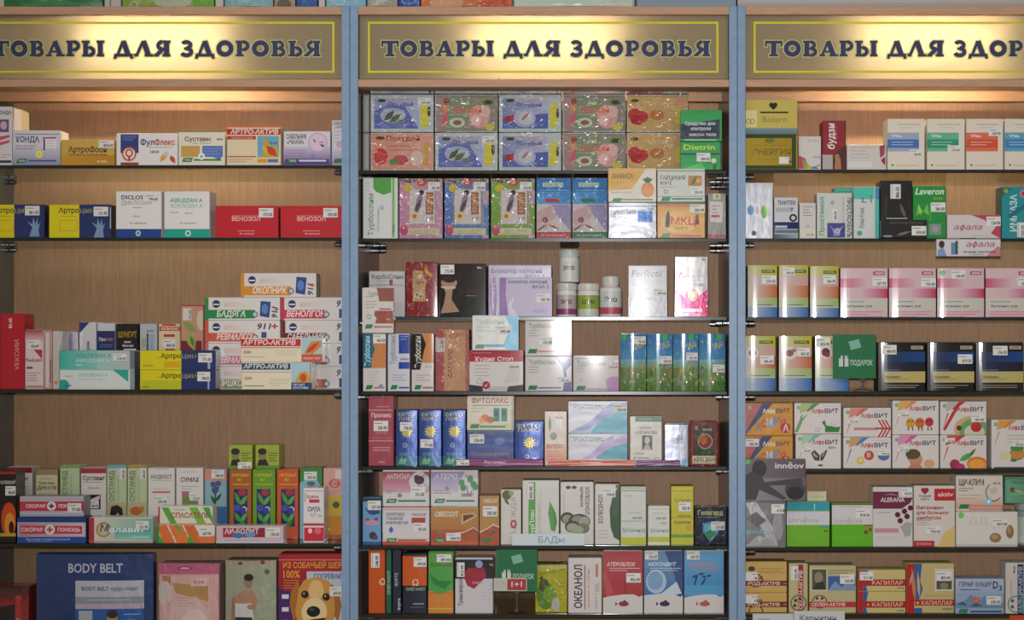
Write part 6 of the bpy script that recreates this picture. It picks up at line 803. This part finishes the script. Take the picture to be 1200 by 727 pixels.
c('R6', 945.5, 576.5, 969, 587.8, 'cccaa8', 'small cream tag card standing on the lime box', [t(2, 3, 5, 'innēov', 'a8b088', 18, 0), ln(1, 1, 18, 1, 3, 'aaa')], d=.04, dep=.004, mat='carton', cat='card', name='small_card')
c('R6', 974.5, 591, 1023, None, '5cb010', 'lime green box with red top line and red berries', [r(0, 0, 49, 1, '8c2c30'), r(0, 1.4, 49, 24, 'd0ccd0'), t(2, 16, 7, 'innēov', 'a0b090', 34, 0), r(38, 24, 48, 26, 'b8402c'), e(40, 33, 2.4, 2.2, '8a2c14'), e(45, 30, 2, 2, '9a3014'), ln(10, 3, 34, 1, 3, '999'), pr(28, 6, 17, 10), ln(4, 38, 30, 2, 3, '7ac034')], d=.03, mat='gloss')
c('R6', 1022.5, 571.5, 1070, None, 'd0ccc8', 'white box with plum band and row of dark berries', [p([(0, 5), (30, 5), (30, 12), (47, 12), (44, 18), (34, 25), (0, 25)], '6c1c3c'), t(9, 12, 5, 'ALERANA', 'd8ccd0', 28, 1, .05), p([(12, 9), (22, 7), (34, 11), (22, 9)], 'a86a7c')] + [e(a, b_, 3.2, 3.2, '54142c') for a, b_ in ((29, 32), (37, 28), (44, 24), (32, 39), (40, 34))] + [p([(32, 46), (40, 40), (46, 42), (44, 56), (38, 58)], 'a8a4a4'), ln(6, 29, 20, 1, 3, '777'), r(2, 48, 30, 53, 'c88898'), ln(4, 58, 26, 2, 3, 'bbb'), pr(33, 1, 13, 9)], d=.03)
c('R6', 1070.5, 570, 1119.5, None, 'd4ccc4', 'white box with red square and twin dark red hearts', [r(24, 3, 48, 17, 'b8202c'), t(28, 7, 5, 'aktiv', 'e8c8c8', 18), e(11, 4.5, 2.6, 2.6, '9c1c34'), e(15, 4.5, 2.6, 2.6, '9c1c34'), p([(8.6, 5.6), (17.4, 5.6), (13, 10)], '9c1c34'), t(6, 10, 2.6, 'Doppel', '555', 14), t(8, 13.6, 2.6, 'herz', '555', 10), t(3, 23, 4, 'Витамины', 'a8443c', 32), t(3, 29, 4, 'для больных', 'a8443c', 38), t(3, 35, 4, 'диабетом', 'a8443c', 29), ln(3, 40, 20, 3, 2.4, '999'), p([(28, 72), (36, 54), (49, 46), (49, 72)], 'd8bc74'), e(27, 54, 2.6, 1.6, '666'), r(0, 64, 24, 72, 'b82430'), t(3, 66, 3, '30 таблеток', 'e8c0c0', 18, 0), pr(14, 47, 18, 9)], d=.03)
c('R6', 1120, 600.5, 1193, None, 'd8d6ce', 'wide white box with two olives', [e(6, 3.6, 3.4, 3.8, '6cc864'), t(14, 6, 8, 'ДД', 'c8c8c0', 24, 0), e(46, 30, 6.8, 5.6, '94784a'), e(45, 29, 4, 2.8, 'b0986c'), e(63, 23, 4.6, 8, '8c7448'), e(62, 21, 2, 4, 'a89468'), pr(42, 8, 19, 9), r(0, 38, 73, 39, 'b4b0a8')], d=.03, mat='gloss')
c('R6', 1120, 557.5, 1175.5, 600, 'd4ccc0', 'cream box with bold black title and cyan round sticker', [t(3, 4.6, 7, 'ЩИ-КЛИМ', '2c2c2c', 30), ln(3, 15, 20, 2, 2.6, '777', .8), r(0, 22, 55, 40, 'd4ccc0', 'd09a84', 1), ln(3, 23, 30, 2, 4, 'a88a80'), e(44, 20, 9.6, 11, '3a6a5c', .88), e(46, 18, 9, 10, 'd4ccc0'), e(44, 18, 5, 4, 'c8b8b0'), e(38, 31, 4, 4, '7ad0e8'), e(38, 31, 1.8, 1.8, 'e8f4f4'), t(43, 8, 2.4, '98-00', '555', 9), r(16, 35, 54, 41, 'c8705c'), r(17, 36, 53, 40, 'd0a090'), p([(3, 39), (5, 34), (16, 34), (14, 39)], '1f7a45')], d=.03)
c('R6', 1177, 559.5, 1222, 590.5, '5a9478', 'green box with small plant picture on the glass jar', [r(2, 2, 43, 29, '6aa488', '4a8468'), e(9, 15, 3, 3, '6a4c2c'), leaf(10, 15, 24, 19, 1.6, 'a0b468'), t(6, 5, 3, 'ЭФФЕКТ', '2c5a4c', 26, 0), ln(6, 20, 24, 1, 3, '8ab8a0')], d=.04)
jar('R6', 1194.5, 591, 1228, None, '9aa4a0', 'b8c4bc', 'c4ccc4', 'clear glass jar with dark cap line, at the right frame edge', .15, d=.03, neck=.95, text='СБОР', white='8c9a98', cat='jar', name='glass_jar')
# bottom right shelf
tanc = 'c8a45c'
def iod(y0, y1, lab, top):
    c('R7', 873.4, y0, 922.5, y1, tanc, lab, ([e(13, 8, 4, 3, '3c3420'), ln(22, 7, 50, 2, 3, '8a7038')] if top else []) + [r(0, 12, 56, 13, 'a88848'), e(18, 22, 9, 8, '6c3828', .82), r(0, (36 if top else 24) * .0 + (22 if top else 10), 56, (28 if top else 16.5), '7c1c20'), t(8, (23.4 if top else 11.6), 3.8, 'ЙОД-АКТИВ', 'dcc8b0', 38, 1, .15), ln(50, (25 if top else 13), 55, 1, 3, 'c8a898'), pr(6, (12 if top else 2), 14, 10)], name='iodine_box', group='tan boxes with dark red band', cut=6)
iod(695.4, None, 'tan box with dark red band, lower of the stacked pair', 0)
iod(659, 695, 'tan box with dark red band, upper of the stacked pair', 1)
c('R7', 924, 661, 947, None, 'b8b080', 'pale olive box standing upright with vertical red band', [r(11, 1, 17, 55, 'a01c2c'), t(12, 54, 4, 'СЕЛЕН-АКТИВ', 'dcccc4', 46, 1, .1, 90), e(11.5, 46, 9.6, 9.6, '5a5844', .86), e(8, 43, 2, 2, '3a3a30'), e(13, 41, 2, 2, '3a3a30'), e(7, 49, 2, 2, '3a3a30'), pr(2, 3, 9, 16, 1)], d=.03)
c('R7', 948, 663.5, 1003.5, None, 'b8b080', 'pale olive box with man photo and blue mountains', [r(2, 3, 21, 29, 'd0ccb8'), r(3, 4, 20, 28, '54503c'), e(11, 14, 5, 7, '8a8468'), p([(4, 28), (8, 20), (16, 18), (19, 28)], '34302a'), ln(22, 5, 52, 2, 3, '7a7654', .9), r(22, 12, 54, 29, '34609c'), p([(22, 29), (30, 18), (38, 25), (46, 17), (54, 24), (54, 29)], '7a94b4'), pr(36, 10, 17, 11), e(12, 42, 9, 8, '6c4848', .85), e(9, 38, 1.6, 1.6, '33332c'), e(15, 38, 1.6, 1.6, '33332c'), r(0, 42, 55, 48.5, 'b82c38'), t(2, 43.4, 3.8, 'СЕЛЕН-АКТИВ', 'e4ccc0', 40, 1, .15)], d=.03)
def kap(y0, y1, lab, extra, x0=1005, x1=1061.5):
    W = x1 - x0
    c('R7', x0, y0, x1, y1, 'c8b878', lab, [r(0, 0, 6, 60, 'b01c1c'), p([(6, 0), (12, 0), (9, 16), (11, 28), (6, 28)], '2c5a94'), r(5, 11, 56, 18.6, 'a81c2c'), t(16, 12.6, 4.6, 'КАПИЛАР', 'e4d4b0', 37, 0)] + extra, name='capillary_box', group='cream boxes with red title bands', d=.03)
kap(694, None, 'cream box with red title band, lower of two', [t(46, 21, 2, 'N100', '4a5a74', 8), e(12, 15, 1.4, 1.4, 'e0a020')])
kap(668.5, 693.6, 'cream box with red title band and tag, upper of two', [t(46, 20, 2, 'КАРД', '4a5a74', 8), pr(2, 2, 16, 10)])
c('R7', 1062, 661, 1118.5, None, 'c0b078', 'tall cream box with red bands, blue figures and framed photo', [r(0, 0, 9, 60, 'b01c1c'), p([(9, 0), (18, 0), (16, 20), (19, 30), (14, 44), (9, 44)], '2c5e98'), leaf(10, 44, 6, 4, 2.6, 'c8784c'), leaf(15, 40, 13, 8, 2, 'd0a078'), leaf(3, 26, 8, 8, 1.4, 'c89878'), r(33, 6, 55, 32, 'd0ccbc'), r(35, 19, 53, 30, '4c5444'), e(44, 26, 5, 4, '8a7c68'), pr(35, 9, 17, 11), r(10, 42, 56, 49, 'a81c2c'), e(13, 46, 1.8, 1.8, 'e8a020'), t(17, 43.6, 4.6, 'КАПИЛЛАР', 'e4d4b0', 37, 0), r(0, 52, 9, 60, 'b01c1c'), r(9, 52, 18, 60, '2c5e98'), t(42, 52, 2, 'КАРДИО', '3a4a6c', 12), ln(20, 37, 54, 1, 3, 'a89860')], d=.03)
c('R7', 1119.5, 679, 1177, None, '94a8c4', 'pale blue box with dark blue lettering and edelweiss flower', [r(0, 0, 57, 18, 'b4bccc', '94a8c4', 1), t(4, 3.4, 5, 'ГОРНЫЙ', '2c3c7c', 17), t(23, 3.4, 5, 'КАЛЬЦИЙ', '2c3c7c', 19), t(43, 2.6, 8.4, 'D', '1c2c78', 7), t(50.5, 7.4, 6, '3', '1c2c78', 4), ln(5, 12, 28, 1, 3, '3c4a7c', .9), p([(0, 28), (10, 26), (18, 18), (26, 26), (34, 20), (56, 28), (56, 34), (0, 34)], '6c8cac')] + flower(24, 25, 5.6, 'c85a44', 'd8a030', 7) + [p([(2, 30), (8, 26), (14, 31)], '3c5c74'), p([(16, 32), (24, 28), (32, 32)], '4a5848'), e(51, 22, 3, 4, '8aa878'), pr(36, 20, 17, 10), r(17, 37, 54, 39, '2c4c84'), p([(3, 40), (5, 35), (15, 35), (13, 40)], '2a7d6a')], d=.02)
c('R7', 1178, 660.5, 1224, None, 'ccc8c0', 'white box with vertical navy strip, at the right frame edge', [r(14, 1, 21, 60, '24406c'), t(15.2, 58, 4.6, 'КАЛЬЦИЙ-АКТИВ', 'b0bccc', 54, 1, .1, 90), e(12, 48, 9.6, 10, '4a8a84', .86), e(8, 44, 2, 2, '4a5a54'), e(8, 51, 2, 2, '4a5a54'), t(5, 40, 2.6, 'биодобавка', 'b88', 20, 0, 0, 90), t(9, 12, 2.4, '98-50', '444', 9, 1, 0, 90), r(21, 1, 46, 60, 'a8c0a4')], d=.02)
card('R7', 882, 719.5, 930, 735, 'c0c4c4', 'blank white shelf card below the stacked tan boxes', [r(6, 6, 20, 7, '8890b0')], d=.012)
card('R7', 930.5, 716.5, 990, 736, 'c4c8ca', 'white shelf card with grey lettering below the upright olive box', [t(6, 5, 7, 'Карнитин', '6c7074', 44)], d=.009)
card('R7', 1183, 721.5, 1212, 735, 'c04c28', 'orange-red shelf card in the lower right corner', [ln(4, 5, 24, 1, 3, 'd88a68')], d=.012)
card('M3', 658, 283.5, 694, 290, 'cfcfcf', 'tiny clear price rail under the second shelf of the middle bay', [], d=.10) if 0 else None
# ================================================================= packs standing on the cabinet tops
def toppack(x0, x1, h, col, lab, els=(), mat='crinkle', bulge=.006, name='plastic_pack', cat='pack', d=.01, dep=.12):
    c('TOP', x0, 7.5 - h, x1, None, col, lab + ', on top of the cabinets', els, mat=mat, bulge=bulge, name=name, cat=cat, d=d, dep=dep, sfx=False)
toppack(4, 121, 60, '0c6a34', 'green crinkled plastic pack, leftmost', [p([(20, 58), (60, 54), (90, 57), (90, 60), (20, 60)], '2a8a50')])
toppack(122, 142, 70, 'b4b0ac', 'pale grey box between green packs', [r(6, 0, 8, 70, '7a7c80')], 'carton', 0, 'storage_box', 'box')
toppack(143, 251, 60, '7c9a34', 'yellow-green plastic pack', [e(14, 59, 5, 5, 'b0b8a0', .7), e(60, 54, 22, 10, 'a8b498'), e(96, 58, 12, 8, '5aa01c')])
toppack(252, 262, 70, 'bcb6b0', 'narrow pale grey box between green and blue packs', [], 'carton', 0, 'storage_box', 'box')
toppack(263, 320, 55, '7aa8ac', 'pale turquoise plastic pack', [e(14, 52, 6, 5, '98c0c4', .7)])
toppack(321, 346, 52, '9c8c7c', 'brown clear plastic pack with darker oval', [e(12, 50, 8, 6, '6a5c50')])
toppack(347, 372, 52, '24549c', 'blue crinkled plastic pack left of the blue post', [])
toppack(373, 381, 70, 'bcb8b4', 'narrow pale box beside the blue pack', [], 'carton', 0, 'storage_box', 'box')
toppack(382, 429, 56, '7cb0c4', 'light blue plastic pack above the post', [e(16, 50, 8, 6, '9cc4d0', .6)])
toppack(430, 466, 54, '98988c', 'grey-beige clear plastic pack', [leaf(4, 54, 30, 42, 4, 'b8b8a8')])
toppack(467, 492, 54, '1c4c9c', 'dark blue round-topped plastic pack', [e(12, 48, 9, 4, '8aa8d0', .8)])
toppack(493, 600, 52, 'c06a3c', 'orange crinkled plastic pack', [e(30, 48, 20, 10, 'c89470'), e(85, 50, 18, 10, 'b8481c')])
toppack(602, 742, 50, 'b4c8b8', 'white-green wrapped flat pack', [r(90, 44, 136, 50, 'c8d0c8')])
toppack(744, 863, 60, '80909c', 'blue-grey smooth box above the middle sign', [r(0, 0, 2, 60, '404858')], 'carton', 0, 'storage_box', 'box')
toppack(864, 1215, 58, 'b0aca8', 'long pale grey box above the right sign', [r(0, 54, 350, 58, 'a09c98')], 'carton', 0, 'storage_box', 'box')
